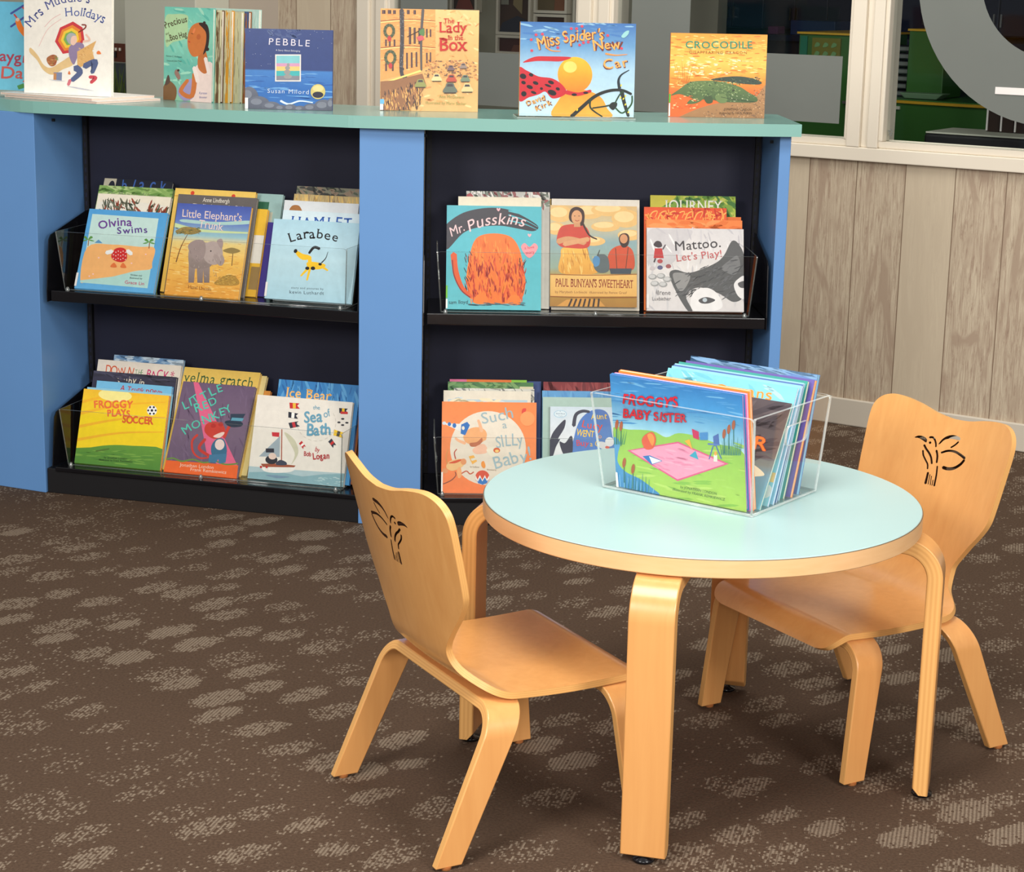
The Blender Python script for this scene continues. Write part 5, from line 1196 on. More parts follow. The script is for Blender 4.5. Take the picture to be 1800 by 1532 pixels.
a.T('Aunt', (1536, 600), (1676, 596), 52, (246, 206, 60), 4, 2, .012); a.T('Lucy', (1440, 664), (1640, 690), 66, (226, 80, 60), 0, 2, .014); a.T('WENT', (1400, 740), (1560, 752), 58, (246, 206, 60), 0, 2, .014); a.T('to', (1576, 758), (1630, 760), 40, (240, 160, 80), 0, 2); a.T('Buy', (1400, 822), (1510, 826), 52, (226, 70, 80), 0, 2, .012); a.T('a Coat', (1524, 826), (1680, 830), 46, (246, 206, 60), 0, 2)
a.E(1640, 820, 50, 30, (232, 232, 232), 20); a.E(1680, 836, 20, 12, (226, 90, 70)); a.E(1700, 790, 40, 40, (236, 236, 236))
book(leanM('R', .357, .05, .083), a, .012, 'pale blue picture book with a blue coat and red and yellow title', G_LR, (60, 40, 40))
a = Art(.248, .259); a.bg((172, 200, 188), (160, 190, 178))
book(leanM('R', .337, .066, .087), a, .012, 'pale sage picture book just behind the pale blue coat one', G_LR, (160, 190, 178))
a = Art(.25, .274); a.bg((92, 156, 206), (110, 170, 212)); a.dabs(40, (0, 0, 100, 20), 22, [(104, 168, 214), (84, 146, 200)], 90, 20, 6)
book(leanM('R', .336, .08, .087), a, .012, 'mid blue picture book behind the pale sage one', G_LR, (84, 148, 200))
a = Art(.24, .296); a.bg((132, 40, 44), (150, 56, 56)); a.dabs(50, (0, 0, 100, 24), 26, [(150, 60, 60), (112, 32, 38)], 70, 30, 6)
book(leanM('R', .34, .094, .087), a, .012, 'dark red picture book, rearmost behind the pale blue coat one', G_LR, (120, 36, 40))

# ---- bin on the table
a = Art(.281, .223, ((187, 240), (1060, 365), (1095, 1138), (245, 975)))
a.bg((58, 124, 186), (.2, (74, 150, 206)), (.42, (150, 202, 226)), (.5, (196, 222, 230)), (1, (150, 202, 226)))
a.dabs(60, (190, 270, 1060, 560), 120, [(84, 150, 204), (72, 140, 198), (110, 172, 216)], 8, 8, 12)
a.S([(200, 620), (320, 604), (470, 610), (560, 650), (640, 622), (760, 640), (900, 690), (1080, 760), (1100, 1150), (240, 1000)], (150, 196, 88), (176, 208, 96), 4)
a.dabs(60, (260, 700, 1080, 1100), 120, [(170, 206, 100), (140, 188, 84), (186, 214, 110)], 10, 12, 8)
a.S([(215, 690), (240, 660), (262, 700), (250, 760), (250, 820), (300, 880), (400, 930), (480, 990), (520, 1030), (380, 1020), (250, 990)], (96, 160, 206), (74, 140, 196))
for k in range(9): x = 270+k*26; a.L([(x, 1000+k*4), (x-8+k*2, 900+k*10)], 5, (150, 200, 224), 2)
a.P([(310, 740), (640, 678), (975, 820), (640, 938)], (226, 96, 140)); a.P([(330, 742), (640, 688), (950, 820), (640, 926)], (240, 158, 186)); a.dabs(40, (420, 710, 860, 880), 70, [(244, 172, 196), (232, 140, 172)], 12, 12, 6, keep=lambda x, y: abs(x-640)/330+abs(y-810)/120 < .8)
# picnic things left on the blanket and beach chair beside it
a.P([(870, 640), (906, 620), (912, 690), (876, 706)], (84, 110, 176)); a.L([(870, 706), (846, 790)], 7, (84, 110, 176)); a.L([(890, 700), (926, 786)], 7, (84, 110, 176)); a.L([(838, 690), (912, 694)], 10, (96, 124, 190))
a.P([(410, 776), (456, 770), (540, 806), (470, 832)], (60, 120, 190)); a.P([(452, 776), (532, 806), (474, 826)], W_); a.P([(716, 770), (756, 736), (776, 794)], (70, 170, 196)); a.P([(730, 590), (776, 610), (778, 664), (740, 650)], (206, 50, 96)); a.P([(782, 616), (836, 612), (836, 664), (784, 664)], (80, 140, 200)); a.rect(876, 760, 900, 806, (226, 226, 214)); a.E(888, 752, 9, 14, (244, 170, 90)); a.P([(684, 672), (716, 660), (738, 732)], (246, 176, 70))
a.S([(420, 640), (470, 616), (496, 660), (480, 720), (430, 730), (404, 680)], (226, 96, 70)); a.S([(440, 640), (466, 626), (486, 662), (472, 706)], (246, 150, 76))
for x, y in ((240, 570), (268, 580), (292, 820), (350, 860), (975, 590), (1006, 560), (944, 620)):
    a.L([(x, y+20), (x+2, y+130)], 5, (70, 120, 110)); a.E(x, y, 11, 32, (176, 96, 66), 6)
for x in range(216, 300, 12): a.L([(x, 700), (x+(x-250)*.5, 610)], 5, (70, 140, 120), 1)
for x in range(930, 1060, 11): a.L([(x, 760), (x+(x-990)*.2, 640+(x % 7)*8)], 6, (66, 130, 130), 1)
for x in range(300, 460, 22): a.L([(x, 1010), (x+4, 890+(x % 5)*9)], 5, (60, 130, 130), 2)
a.T("FROGGY'S", (274, 424), (640, 448), 66, (214, 40, 58), -8, 2, .035, 0, ((150, 30, 70), 3)); a.T('BABY SISTER', (278, 520), (698, 548), 60, (214, 44, 62), -4, 2, .035, 0, ((150, 30, 70), 3))
a.T('by JONATHAN LONDON', (660, 980), (900, 1024), 17, (60, 90, 60)); a.T('illustrated by FRANK REMKIEWICZ', (610, 996), (954, 1062), 17, (60, 90, 60))
a.P([(240, 880), (252, 884), (262, 980), (247, 978)], W_)
TF = R(-9.5)
book(binM(.0265, .007, TF), a, .009, 'front book in the table bin, red title over a pink picnic blanket', G_B, (70, 140, 200), (226, 150, 190))
a = Art(.281, .224); a.bg((220, 110, 176))
book(binM(.029, .0165, TF), a, .006, 'pink paperback right behind the picnic blanket book', G_B, (226, 112, 178), (244, 200, 214), over=.0005)
a = Art(.277, .229); a.bg((244, 142, 56))
book(binM(.036, .023, TF), a, .008, 'orange book behind the pink one, leaning to the front of the table bin', G_B, (246, 140, 52), (246, 200, 160), over=.0005)
a = Art(.275, .207); a.bg((88, 80, 84), (.45, (96, 90, 94)), (.6, (120, 122, 116)), (.7, (110, 150, 170)), (1, (90, 160, 180))); a.dabs(40, (0, 0, 100, 60), 30, [(100, 92, 96), (78, 72, 78)], -20, 40, 5)
a.T("Where's", (24, 20), (70, 18), 14, (226, 70, 50), 0, 2, .02); a.T('RIVER', (40, 43), (92, 47), 13, (240, 130, 60), 0, 3, .03, 0, ((200, 50, 40), .5))
a.S([(58, 66), (70, 57), (84, 60), (96, 68), (88, 72), (74, 78), (60, 76)], (236, 224, 190)); a.S([(62, 94), (74, 88), (90, 92), (76, 98)], (240, 150, 60))
book(binM(.042, .036, R(29.5)), a, .005, 'charcoal paperback with orange capitals leaning back inside the table bin', G_B, (110, 190, 190), over=.0005)
def bb(x, y, tau, h, col, th, label, page=(240, 238, 240), dec=None, w=.281, board=None):
    a = Art(w, h); a.bg(col)
    if dec: dec(a)
    book(binM(x, y, R(tau)), a, th, label, G_B, board or col, page, over=.0006)
def d_teal(a):
    a.bg((126, 200, 216), (150, 210, 222)); a.dabs(60, (0, 0, 100, 40), 16, [(166, 218, 228), (112, 190, 208)], 20, 40, 5)
    a.T('Oceans', (38, 16), (84, 13), 9, (244, 150, 70), 0, 3, .02); a.rect(78, 72, 100, 80, (244, 204, 130)); a.E(92, 88, 9, 7, (226, 230, 224))
bb(.035, .0665, 24.3, .226, (126, 200, 216), .006, 'aqua book with orange letters leaning behind the charcoal paperback', (236, 232, 248), d_teal)
bb(.036, .084, 22.7, .226, (140, 196, 220), .006, 'pale blue paperback behind the aqua one in the table bin', (236, 236, 250))
bb(.034, .1, 21, .224, (86, 110, 168), .005, 'slate blue paperback in the middle of the table bin', (206, 226, 236))
bb(.03, .115, 20, .223, (150, 200, 212), .006, 'frost blue paperback fourth from the back of the table bin', (196, 220, 232))
bb(.03, .133, 19.1, .223, (70, 160, 150), .007, 'sea green book third from the back of the table bin', (240, 232, 206), board=(80, 150, 136))
bb(.035, .152, 18.8, .223, (110, 96, 168), .009, 'violet faced book with an orange top edge, second from the back', (246, 196, 140), board=(230, 120, 70))
def d_blue(a): a.bg((96, 132, 190), (84, 104, 168)); a.dabs(60, (0, 0, 100, 14), 30, [(70, 110, 150), (120, 160, 200)], 4, 6, 8)
bb(.038, .178, 14.8, .227, (96, 132, 190), .010, 'blue glossy book rearmost in the table bin', (150, 200, 224), d_blue, .277, (88, 124, 190))

# ---- on the countertop
ZT_ = 1.1093
fa = R(-35.2); FM = Matrix.Translation((-1.457, 5.636, ZT_)) @ Matrix.Rotation(fa, 4, 'Z')
for k, (dx, dy, rz, lb) in enumerate(((.012, .004, 0, 'lower thin white paperback lying flat under the standing white book'), (0, 0, R(1.2), 'upper thin white paperback lying flat under the standing white book'))):
    a = Art(.37-.01*k, .24); a.bg((236, 230, 222), (240, 236, 230))
    book(FM @ Matrix.Translation((dx, dy, .0002+.0068*k)) @ Matrix.Rotation(rz, 4, 'Z') @ Matrix.Translation((0, 0, .0062)) @ Matrix.Rotation(-PI/2, 4, 'X'), a, .0062, lb, 'paperbacks lying on the countertop', (238, 232, 226), (226, 200, 184), over=.0006)
z2 = ZT_+.0142
a = Art(.29, .305, ((256, -225), (1426, -192), (1475, 1280), (315, 1222)))
a.bg((242, 238, 226), (244, 238, 226), (250, 246, 236))
a.T('Mrs Muddle\'s', (365, 398), (1150, 70), 118, (78, 88, 150), 150, 1, .004, serif=1); a.T('Holidays', (818, 240), (1336, 330), 112, (88, 104, 164), 46, 1, .004, serif=1)
a.L([(556, 370), (650, 270), (760, 206)], 7, (230, 180, 176)); a.L([(490, 620), (600, 400), (770, 270)], 7, (236, 190, 184))
# rainbow umbrella and a plain brown paper map; walker in mauve shirt
for s_, c in ((1, (208, 66, 72)), (.8, (236, 140, 60)), (.62, (246, 206, 70)), (.44, (130, 176, 90)), (.28, (90, 140, 176))):
    a.P([(900+s_*(x-900), 520+s_*(y-520)) for x, y in ((930, 302), (1060, 380), (1090, 540), (1000, 690), (810, 720), (700, 560), (760, 380))], c)
a.L([(1010, 440), (1090, 390), (1100, 350), (1050, 344)], 18, (140, 60, 50))
a.S([(380, 640), (480, 740), (560, 860), (660, 900), (800, 820), (940, 740), (950, 860), (820, 920), (680, 990), (560, 930), (470, 800), (370, 700)], (230, 196, 140))
a.S([(890, 640), (960, 580), (1060, 580), (1090, 650), (1010, 760), (960, 860), (900, 760)], (150, 132, 164)); a.S([(850, 500), (900, 450), (970, 470), (984, 540), (940, 600), (880, 580)], (176, 178, 178)); a.S([(920, 500), (980, 490), (990, 560), (950, 610), (910, 580)], (240, 200, 180))
a.P([(1000, 690), (1250, 550), (1200, 680), (1240, 810), (1010, 910)], (226, 178, 112)); a.dabs(40, (1020, 640, 1220, 860), 30, [(236, 196, 134), (206, 150, 90)], 30, 20, 4)
a.L([(1080, 560), (1160, 540), (1110, 470)], 30, (240, 200, 180), 24); a.L([(990, 900), (1050, 960), (950, 1060)], 90, (92, 104, 142), 60); a.L([(1110, 880), (1250, 820), (1210, 960)], 80, (92, 104, 142), 56); a.L([(920, 1060), (900, 1120)], 40, (214, 120, 130)); a.L([(1180, 1020), (1260, 1030), (1200, 1090)], 44, (206, 80, 90))
a.S([(604, 770), (680, 730), (740, 760), (720, 860), (660, 880), (610, 830)], (176, 110, 70)); a.dabs(20, (610, 740, 740, 870), 40, [(120, 150, 90), (210, 150, 100), (150, 70, 60)]); a.rect(700, 960, 810, 1066, (130, 140, 170)); a.rect(700, 970, 738, 1060, (200, 140, 90))
a.S([(880, 1138), (1060, 1160), (1250, 1200), (1060, 1180)], (196, 198, 206)); a.S([(640, 1052), (760, 1060), (860, 1074), (740, 1072)], (206, 206, 210)); a.S([(1260, 700), (1290, 680), (1320, 720), (1270, 724)], (236, 130, 70)); a.S([(890, 980), (906, 940), (924, 984)], (226, 130, 80))
book(topM((-1.3855, 5.614), (-1.117, 5.50), z2), a, .010, 'tall white picture book with a rainbow umbrella, standing at left on the countertop', G_T, (238, 234, 224))
a = Art(.26, .246, ((-245, 25), (665, 75), (665, 1275), (-245, 1175)))
a.bg((104, 186, 216), (120, 198, 222))
for (p, q) in (((-60, 190), (160, 40)), ((-60, 360), (270, 110))): a.L([p, q], 26, (72, 86, 160))
for p, q in (((80, 110), (125, 165)), ((210, 55), (250, 105)), ((-20, 200), (20, 260))): a.L([p, q], 20, (206, 70, 66))
a.L([(150, 170), (190, 260), (250, 340)], 60, (238, 128, 50), 70); a.L([(20, 280), (60, 390), (150, 500), (290, 640)], 60, (238, 128, 50), 90); a.E(215, 450, 72, 88, (236, 196, 168)); a.S([(130, 430), (160, 360), (240, 350), (300, 380), (290, 430), (200, 420)], (104, 58, 54)); a.S([(96, 330), (110, 280), (150, 300), (150, 390), (110, 380)], (104, 58, 54)); a.E(150, 180, 20, 26, (236, 196, 168)); a.E(20, 270, 22, 24, (236, 196, 168))
a.T('Playground', (-345, 790), (560, 880), 150, (178, 70, 90), 0, 2, .02); a.T('Day!', (-190, 1030), (240, 1060), 150, (206, 96, 90), 0, 2, .02)
for k, c in enumerate(((84, 150, 84), (196, 60, 60), (90, 140, 80))): a.P([(10+k*105, 1140), (90+k*105, 1110), (100+k*105, 1170), (30+k*105, 1190)], c)
book(topM((-1.4955, 5.728), (-1.2563, 5.6265), z2), a, .010, 'sky blue picture book half hidden behind the tall white one, far left', G_T, (110, 190, 216), (236, 190, 80))
a = Art(.181, .257, ((382, 40), (692, 48), (697, 658), (390, 630)))
a.bg((112, 196, 178), (140, 206, 180), (106, 180, 166), (150, 200, 170)); a.dabs(50, (385, 45, 695, 600), 60, [(132, 204, 184), (96, 180, 164), (160, 214, 190)], 30, 40, 4)
a.S([(388, 110), (440, 88), (524, 94), (530, 150), (524, 238), (440, 266), (396, 290)], (176, 208, 160))
a.T('Precious', (390, 180), (528, 138), 44, (74, 60, 40), 4, 1.5, .015); a.T('and', (394, 222), (416, 216), 18, (74, 60, 40)); a.T('the', (398, 268), (424, 262), 20, (74, 60, 40)); a.T('Boo Hag', (424, 258), (528, 230), 40, (74, 60, 40), 0, 1.5, .015)
a.S([(560, 640), (580, 440), (640, 400), (700, 420), (700, 670), (580, 670)], (240, 214, 206)); a.S([(606, 340), (640, 300), (672, 420), (650, 470), (604, 430)], (196, 112, 60)); a.S([(536, 300), (534, 220), (560, 160), (610, 140), (650, 160), (664, 220), (650, 300), (610, 350), (566, 356)], (206, 118, 62)); a.S([(600, 146), (650, 150), (670, 210), (664, 300), (634, 346), (650, 270), (646, 200)], (58, 42, 42)); a.E(636, 142, 9, 10, (58, 42, 42)); a.E(660, 312, 12, 12, (58, 42, 42)); a.E(602, 232, 13, 18, (190, 100, 54)); a.L([(576, 180), (568, 206)], 12, (230, 130, 80)); a.L([(538, 262), (548, 266)], 7, (196, 60, 60)); a.L([(554, 210), (566, 214)], 3, (70, 40, 34))
a.S([(480, 590), (500, 540), (560, 500), (590, 540), (580, 620), (520, 640)], (160, 150, 190)); a.L([(586, 470), (570, 610), (500, 580), (540, 510)], 34, (206, 118, 62), 22); a.L([(580, 430), (606, 520)], 26, (244, 224, 216)); a.L([(650, 370), (676, 470)], 22, (244, 224, 216))
a.S([(390, 640), (386, 560), (420, 510), (470, 560), (460, 640)], (128, 92, 60)); a.S([(398, 540), (416, 474), (430, 520)], (90, 70, 62)); a.S([(456, 462), (470, 440), (494, 490), (480, 504)], (150, 116, 104)); a.E(480, 446, 8, 8, (70, 54, 50)); a.T('Patricia C. McKissack', (400, 358), (500, 366), 10, (70, 90, 80)); a.T('Onawumi Jean Moss', (404, 388), (500, 392), 10, (70, 90, 80)); a.T('Kyrsten', (616, 600), (668, 602), 16, (120, 120, 170)); a.T('Brooker', (618, 626), (668, 628), 14, (120, 120, 170))
book(topM((-1.006, 5.669), (-.853, 5.569), ZT_), a, .010, 'narrow looking mint green picture book of a girl in profile with hair bun', G_T, (120, 190, 176))
an = math.atan2(-.1, .153); ex = Vector((math.cos(an), math.sin(an))); en = Vector((-ex.y, ex.x))
for k, (dx, dd, hh, c, bd, lb) in enumerate(((.022, .014, .252, (214, 206, 168), (110, 78, 52), 'brown edged book, first behind the girl in profile one'), (.045, .028, .252, (206, 200, 160), (214, 150, 44), 'ochre edged book, second behind the girl in profile one'), (.068, .042, .25, (190, 188, 156), (196, 192, 150), 'cream edged book, third behind the girl in profile one'), (.083, .056, .25, (70, 90, 130), (150, 90, 50), 'blue edged book, fourth behind the girl in profile one'), (.105, .072, .256, (176, 208, 196), (190, 214, 204), 'pale mint book, rearmost behind the girl in profile one'))):
    a = Art(.178, hh); a.bg(c); a.rect(90, 2, 96, 100, bd); a.dabs(30, (86, 0, 100, 100), 14, [bd, c, (150, 140, 110)], 90, 6, 8)
    o = Vector((-1.006, 5.669))+ex*dx+en*dd
    book(topM(o, o+ex, ZT_), a, .012, lb, 'books behind the girl in profile one', bd)
a = Art(.235, .211, ((905, 178), (1452, 192), (1452, 702), (905, 690)))
a.bg((52, 70, 124), (.5, (50, 68, 122)), (.52, (64, 124, 190)), (.6, (60, 118, 186)), (.75, (44, 104, 176)), (1, (56, 110, 176)))
a.dabs(40, (905, 450, 1452, 640), 90, [(84, 140, 200), (40, 92, 164), (110, 164, 214)], 2, 4, 12); a.dabs(30, (1050, 180, 1250, 240), 40, [(80, 96, 140), (66, 84, 134)], 20, 40, 3)
for k in range(26): a.E(a.rg.uniform(910, 1450), a.rg.uniform(190, 440), 1.6, 1.6, (200, 206, 220), n=6)
a.L([(1130, 640), (1180, 660), (1250, 640), (1330, 650)], 14, (214, 228, 238), 6)
for p in ((930, 620, 60, 70), (990, 660, 70, 50), (1070, 680, 60, 36), (1130, 690, 40, 26), (1190, 690, 44, 30), (1250, 694, 40, 24), (1320, 690, 50, 34), (1400, 680, 64, 50), (1446, 670, 30, 50)): a.E(*p, (104, 108, 122), c2=(76, 80, 94)); a.E(p[0]-p[2]*.2, p[1]-p[3]*.3, p[2]*.5, p[3]*.4, (122, 126, 138))
a.rect(1094, 344, 1256, 516, (226, 220, 214)); a.rect(1102, 352, 1248, 400, (130, 196, 200)); a.rect(1102, 400, 1248, 420, (206, 150, 180)); a.rect(1102, 420, 1248, 448, (244, 196, 120)); a.rect(1102, 448, 1248, 480, (70, 176, 176)); a.rect(1102, 480, 1248, 508, (130, 130, 140))
for p in ((1176, 410, 9, 10), (1172, 430, 16, 12), (1170, 456, 20, 16), (1174, 484, 26, 14)): a.E(*p, (150, 148, 146))
a.T('PEBBLE', (1044, 282), (1316, 294), 44, (220, 214, 226), 0, .6); a.T('A Story About Belonging', (1098, 322), (1250, 328), 12, (206, 206, 220)); a.T('Susan Milord', (1042, 588), (1310, 596), 28, (206, 216, 232), 0, .6); a.E(1363, 580, 46, 48, (206, 188, 110)); a.E(1363, 600, 34, 20, (44, 44, 60)); a.E(1363, 560, 34, 20, (222, 206, 140)); a.rect(905, 620, 924, 690, W_)
book(topM((-.734, 5.369), (-.499, 5.355), ZT_), a, .011, 'dark blue seascape picture book with a small framed picture of stacked stones', G_T, (60, 74, 120))
a = Art(.2645, .2695, ((425, 92), (1460, 118), (1440, 1185), (412, 1165)))
a.bg((240, 196, 130), (.5, (228, 172, 106)), (1, (226, 178, 116))); a.dabs(200, (420, 100, 1450, 1170), 60, [(236, 186, 118), (222, 164, 98), (246, 206, 144), (214, 150, 92)], 0, 60, 3)
a.P([(420, 92), (1000, 104), (1000, 640), (860, 740), (420, 850)], (226, 160, 92)); a.dabs(220, (425, 100, 990, 740), 40, [(236, 176, 104), (206, 132, 74), (246, 196, 124)], -4, 14, 5, keep=lambda x, y: y < 860-(x-420)*.3)
dk = (70, 52, 56)
for (x, y, w, h) in ((440, 110, 36, 40), (500, 110, 36, 40), (555, 112, 30, 40), (700, 110, 30, 44), (770, 112, 26, 44), (720, 290, 24, 180), (770, 296, 22, 170), (820, 300, 20, 170), (900, 310, 18, 90), (940, 314, 16, 80), (690, 560, 18, 170), (740, 556, 18, 160), (790, 552, 18, 156), (900, 560, 16, 110), (940, 556, 14, 100), (470, 420, 18, 70), (510, 420, 18, 70), (560, 420, 18, 70), (470, 670, 18, 80), (540, 670, 18, 80)): a.rect(x, y, x+w, y+h, dk); a.rect(x+w*.2, y+4, x+w*.5, y+h-4, (110, 84, 84))
for y0, y1 in ((240, 220), (520, 500)): a.L([(425, y0), (700, y1), (1000, y1+20)], 16, (246, 206, 130), 8); a.L([(425, y0-14), (700, y1-14), (1000, y1+8)], 7, (140, 70, 50), 4)
a.L([(646, 110), (650, 400), (640, 760), (690, 820)], 46, (70, 66, 70), 34); a.dabs(60, (628, 110, 672, 760), 22, [(120, 120, 124), (50, 46, 52)], 60, 40, 3); a.L([(870, 110), (850, 400), (850, 740)], 30, (90, 84, 82), 20)
for cx, cy, r in ((515, 330, 62), (525, 610, 66)):
    for q in range(18): a.E(cx+r*.75*math.cos(q*.35), cy+r*math.sin(q*.35), 17, 16, (70, 84, 62) if q % 2 else (96, 100, 72), n=8)
    a.E(cx, cy+r*1.3, 20, 30, (190, 60, 62))
a.P([(700, 390), (880, 300), (884, 310), (704, 396)], (60, 50, 40)); a.P([(800, 400), (860, 370), (884, 420), (830, 440)], (206, 90, 100)); a.S([(830, 330), (880, 310), (880, 380), (840, 370)], (90, 130, 80))
a.P([(420, 880), (840, 740), (850, 760), (560, 850), (440, 890)], (246, 216, 120)); a.P([(420, 860), (560, 850), (860, 780), (900, 900), (720, 1160), (420, 1165)], (150, 104, 72)); a.dabs(260, (425, 860, 860, 1150), 46, [(60, 48, 50), (190, 130, 80), (90, 66, 60), (226, 170, 100)], 86, 18, 4, keep=lambda x, y: y > 1000-(x-420)*.35 and x < 930-(y-860)*.4)
a.dabs(160, (880, 640, 1420, 820), 26, [(150, 110, 80), (190, 130, 90), (110, 84, 74), (214, 160, 100)], 0, 60, 2)
for cx, cy, s_, c in ((1010, 820, 1, (226, 206, 150)), (1165, 830, 1.0, (190, 84, 66)), (1150, 930, 1.35, (104, 112, 100)), (1310, 830, .9, (120, 136, 112)), (1330, 930, 1.15, (214, 196, 140)), (1290, 700, .7, (150, 130, 120)), (1160, 720, .7, (120, 96, 100)), (840, 880, 1.1, (150, 150, 90))):
    a.S([(cx-55*s_, cy+20*s_), (cx-36*s_, cy-10*s_), (cx-24*s_, cy-36*s_), (cx+24*s_, cy-36*s_), (cx+36*s_, cy-10*s_), (cx+55*s_, cy+20*s_), (cx+44*s_, cy+38*s_), (cx-44*s_, cy+38*s_)], c); a.P([(cx-26*s_, cy-10*s_), (cx-18*s_, cy-30*s_), (cx+18*s_, cy-30*s_), (cx+26*s_, cy-10*s_)], (74, 66, 70)); a.L([(cx-44*s_, cy+40*s_), (cx+44*s_, cy+40*s_)], 9*s_, (70, 52, 46))
r_ = (196, 40, 36)
a.T('The', (1086, 250), (1198, 250), 52, r_, 0, 0, .012, serif=1); a.T('Lady', (1034, 346), (1326, 346), 112, r_, 0, 0, .012, serif=1); a.T('in the', (1130, 426), (1290, 426), 52, r_, 0, 0, .01, serif=1); a.T('Box', (1034, 540), (1326, 540), 142, r_, 0, 0, .015, serif=1)
a.T('Ann McGovern', (1034, 1036), (1300, 1044), 34, (150, 150, 84)); a.T('Illustrated by Marni Backer', (890, 1098), (1320, 1112), 32, (150, 150, 84)); a.rect(412, 1046, 456, 1096, (110, 180, 220)); a.rect(412, 1098, 446, 1160, W_)
book(topM((-.376, 5.418), (-.112, 5.435), ZT_), a, .012, 'golden street scene picture book with red title, middle of the countertop', G_T, (196, 120, 70))
a = Art(.303, .241, ((582, 228), (1775, 248), (1745, 1225), (552, 1215)))
a.bg((60, 112, 176), (.25, (104, 156, 200)), (.5, (170, 206, 226)), (1, (196, 222, 232))); a.dabs(70, (580, 240, 1770, 700), 120, [(84, 136, 190), (70, 122, 184), (140, 186, 216)], 4, 12, 6, keep=lambda x, y: y < 480)
# plain orange discs, red spotted scarf and black twig wheel
a.S([(920, 1230), (960, 1060), (1060, 960), (1240, 940), (1400, 1010), (1470, 1130), (1490, 1230)], (246, 150, 50), (250, 176, 70)); a.E(1140, 780, 180, 186, (250, 190, 50), c2=(244, 130, 44), n=40); a.E(1090, 700, 70, 60, (252, 214, 110))
rd = (200, 44, 54)
a.S([(600, 655), (720, 596), (860, 590), (1100, 598), (1000, 640), (860, 640), (740, 640)], rd); a.S([(552, 720), (640, 740), (760, 800), (900, 820), (1000, 880), (1050, 960), (1000, 1010), (900, 1030), (830, 960), (760, 990), (660, 1020), (552, 1050)], rd)
for p in ((600, 800, 34, 28), (684, 784, 24, 18), (604, 866, 24, 18), (730, 870, 30, 18), (668, 912, 34, 20), (606, 984, 28, 28), (708, 970, 30, 14), (890, 862, 32, 18), (858, 896, 36, 12), (960, 930, 22, 16), (900, 970, 46, 28), (790, 928, 16, 14)): a.E(*p, (34, 30, 36), 20)
a.L([(1050, 965), (1170, 985), (1300, 950)], 44, rd, 30); a.E(1130, 990, 28, 14, (34, 30, 36)); a.E(1250, 970, 26, 12, (34, 30, 36))
a.L([(1100, 1220), (1200, 1130), (1340, 1010), (1480, 950), (1620, 940), (1720, 980)], 40, (40, 44, 42), 26); a.L([(1620, 940), (1650, 1080), (1690, 1210)], 42, (40, 44, 42), 30); a.L([(1600, 920), (1590, 840), (1620, 780), (1700, 730)], 34, (36, 48, 56), 8); a.L([(1300, 1030), (1300, 1130), (1420, 1220)], 22, (40, 60, 44), 14); a.L([(1320, 1130), (1450, 1110), (1530, 1090)], 16, (40, 60, 44)); a.S([(1490, 1110), (1520, 1070), (1570, 1070), (1570, 1110), (1530, 1150)], (40, 44, 42)); a.L([(1550, 1080), (1600, 990), (1640, 950)], 14, (40, 70, 44)); a.L([(1560, 1130), (1630, 1180), (1720, 1090), (1730, 1000)], 16, (40, 80, 44))
for p in ((1160, 1150), (1616, 890), (1640, 1030), (1660, 1090), (1610, 1020), (1690, 1170), (1660, 1000)): a.E(*p, 7, 13, (244, 214, 60), 30, n=10)
for c, ow in (((120, 50, 40), 9), ((250, 176, 90), 0)):
    o = 5 if ow else 0
    a.T('Miss Spider\'s', (760+o, 520+o), (1440+o, 410+o), 120, c, 26, 2, .03 if ow else .016, .1); a.T('New', (1330+o, 520+o), (1620+o, 500+o), 110, c, 0, 3, .03 if ow else .016, .1); a.T('Car', (1420+o, 720+o), (1700+o, 690+o), 100, c, 0, 3, .03 if ow else .016); a.T('David', (630+o, 1110+o), (830+o, 1040+o), 56, c, 0, 3, .02); a.T('Kirk', (720+o, 1170+o), (900+o, 1090+o), 56, c, 0, 3, .02)
for p in ((740, 366), (806, 358), (694, 530), (690, 416), (1105, 300), (1216, 276), (1280, 440), (1230, 446), (964, 498), (1050, 400), (1622, 504), (1160, 300), (1480, 370), (1190, 470)): a.E(*p, 15, 14, (230, 70, 90), n=12)
a.L([(840, 490), (900, 530), (990, 536)], 20, (246, 150, 70), 6); a.L([(1460, 560), (1560, 575), (1680, 566)], 20, (246, 150, 70), 6); a.S([(1620, 380), (1660, 330), (1700, 320), (1690, 360), (1650, 394)], (150, 206, 206))
book(topM((0, 5.24), (.301, 5.27), ZT_+.006), a, .016, 'blue sky picture book with orange discs and red spotted scarf, on a clear stand', G_T, (244, 168, 60), (240, 190, 110))
a = Art(.261, .222, ((418, 235), (1108, 245), (1065, 858), (390, 835)))
a.bg((244, 158, 60), (.35, (250, 196, 90)), (.55, (244, 150, 60)), (.7, (232, 110, 50)), (1, (236, 104, 50)))
a.dabs(300, (400, 250, 1100, 640), 44, [(252, 206, 100), (238, 140, 56), (252, 222, 140), (230, 124, 50)], 2, 10, 5); a.dabs(60, (420, 420, 900, 540), 26, [(254, 240, 196), (252, 230, 170)], 2, 12, 3)
a.S([(440, 850), (600, 780), (760, 740), (900, 730), (1010, 700), (1090, 620), (1080, 870), (440, 870)], (178, 132, 90), (160, 116, 76), 4); a.dabs(220, (600, 740, 1075, 850), 12, [(140, 104, 76), (204, 160, 116), (120, 92, 70)], 0, 60, 2, keep=lambda x, y: y > 860-(x-440)*.25); a.dabs(90, (960, 640, 1085, 740), 12, [(130, 90, 66), (196, 144, 100)], 0, 60, 2, keep=lambda x, y: x > 1000-(y-650)*.4)
for k in range(8): a.L([(470+k*8, 610), (430+k*20, 430+(k % 3)*30)], 3, (176, 96, 40), 1)
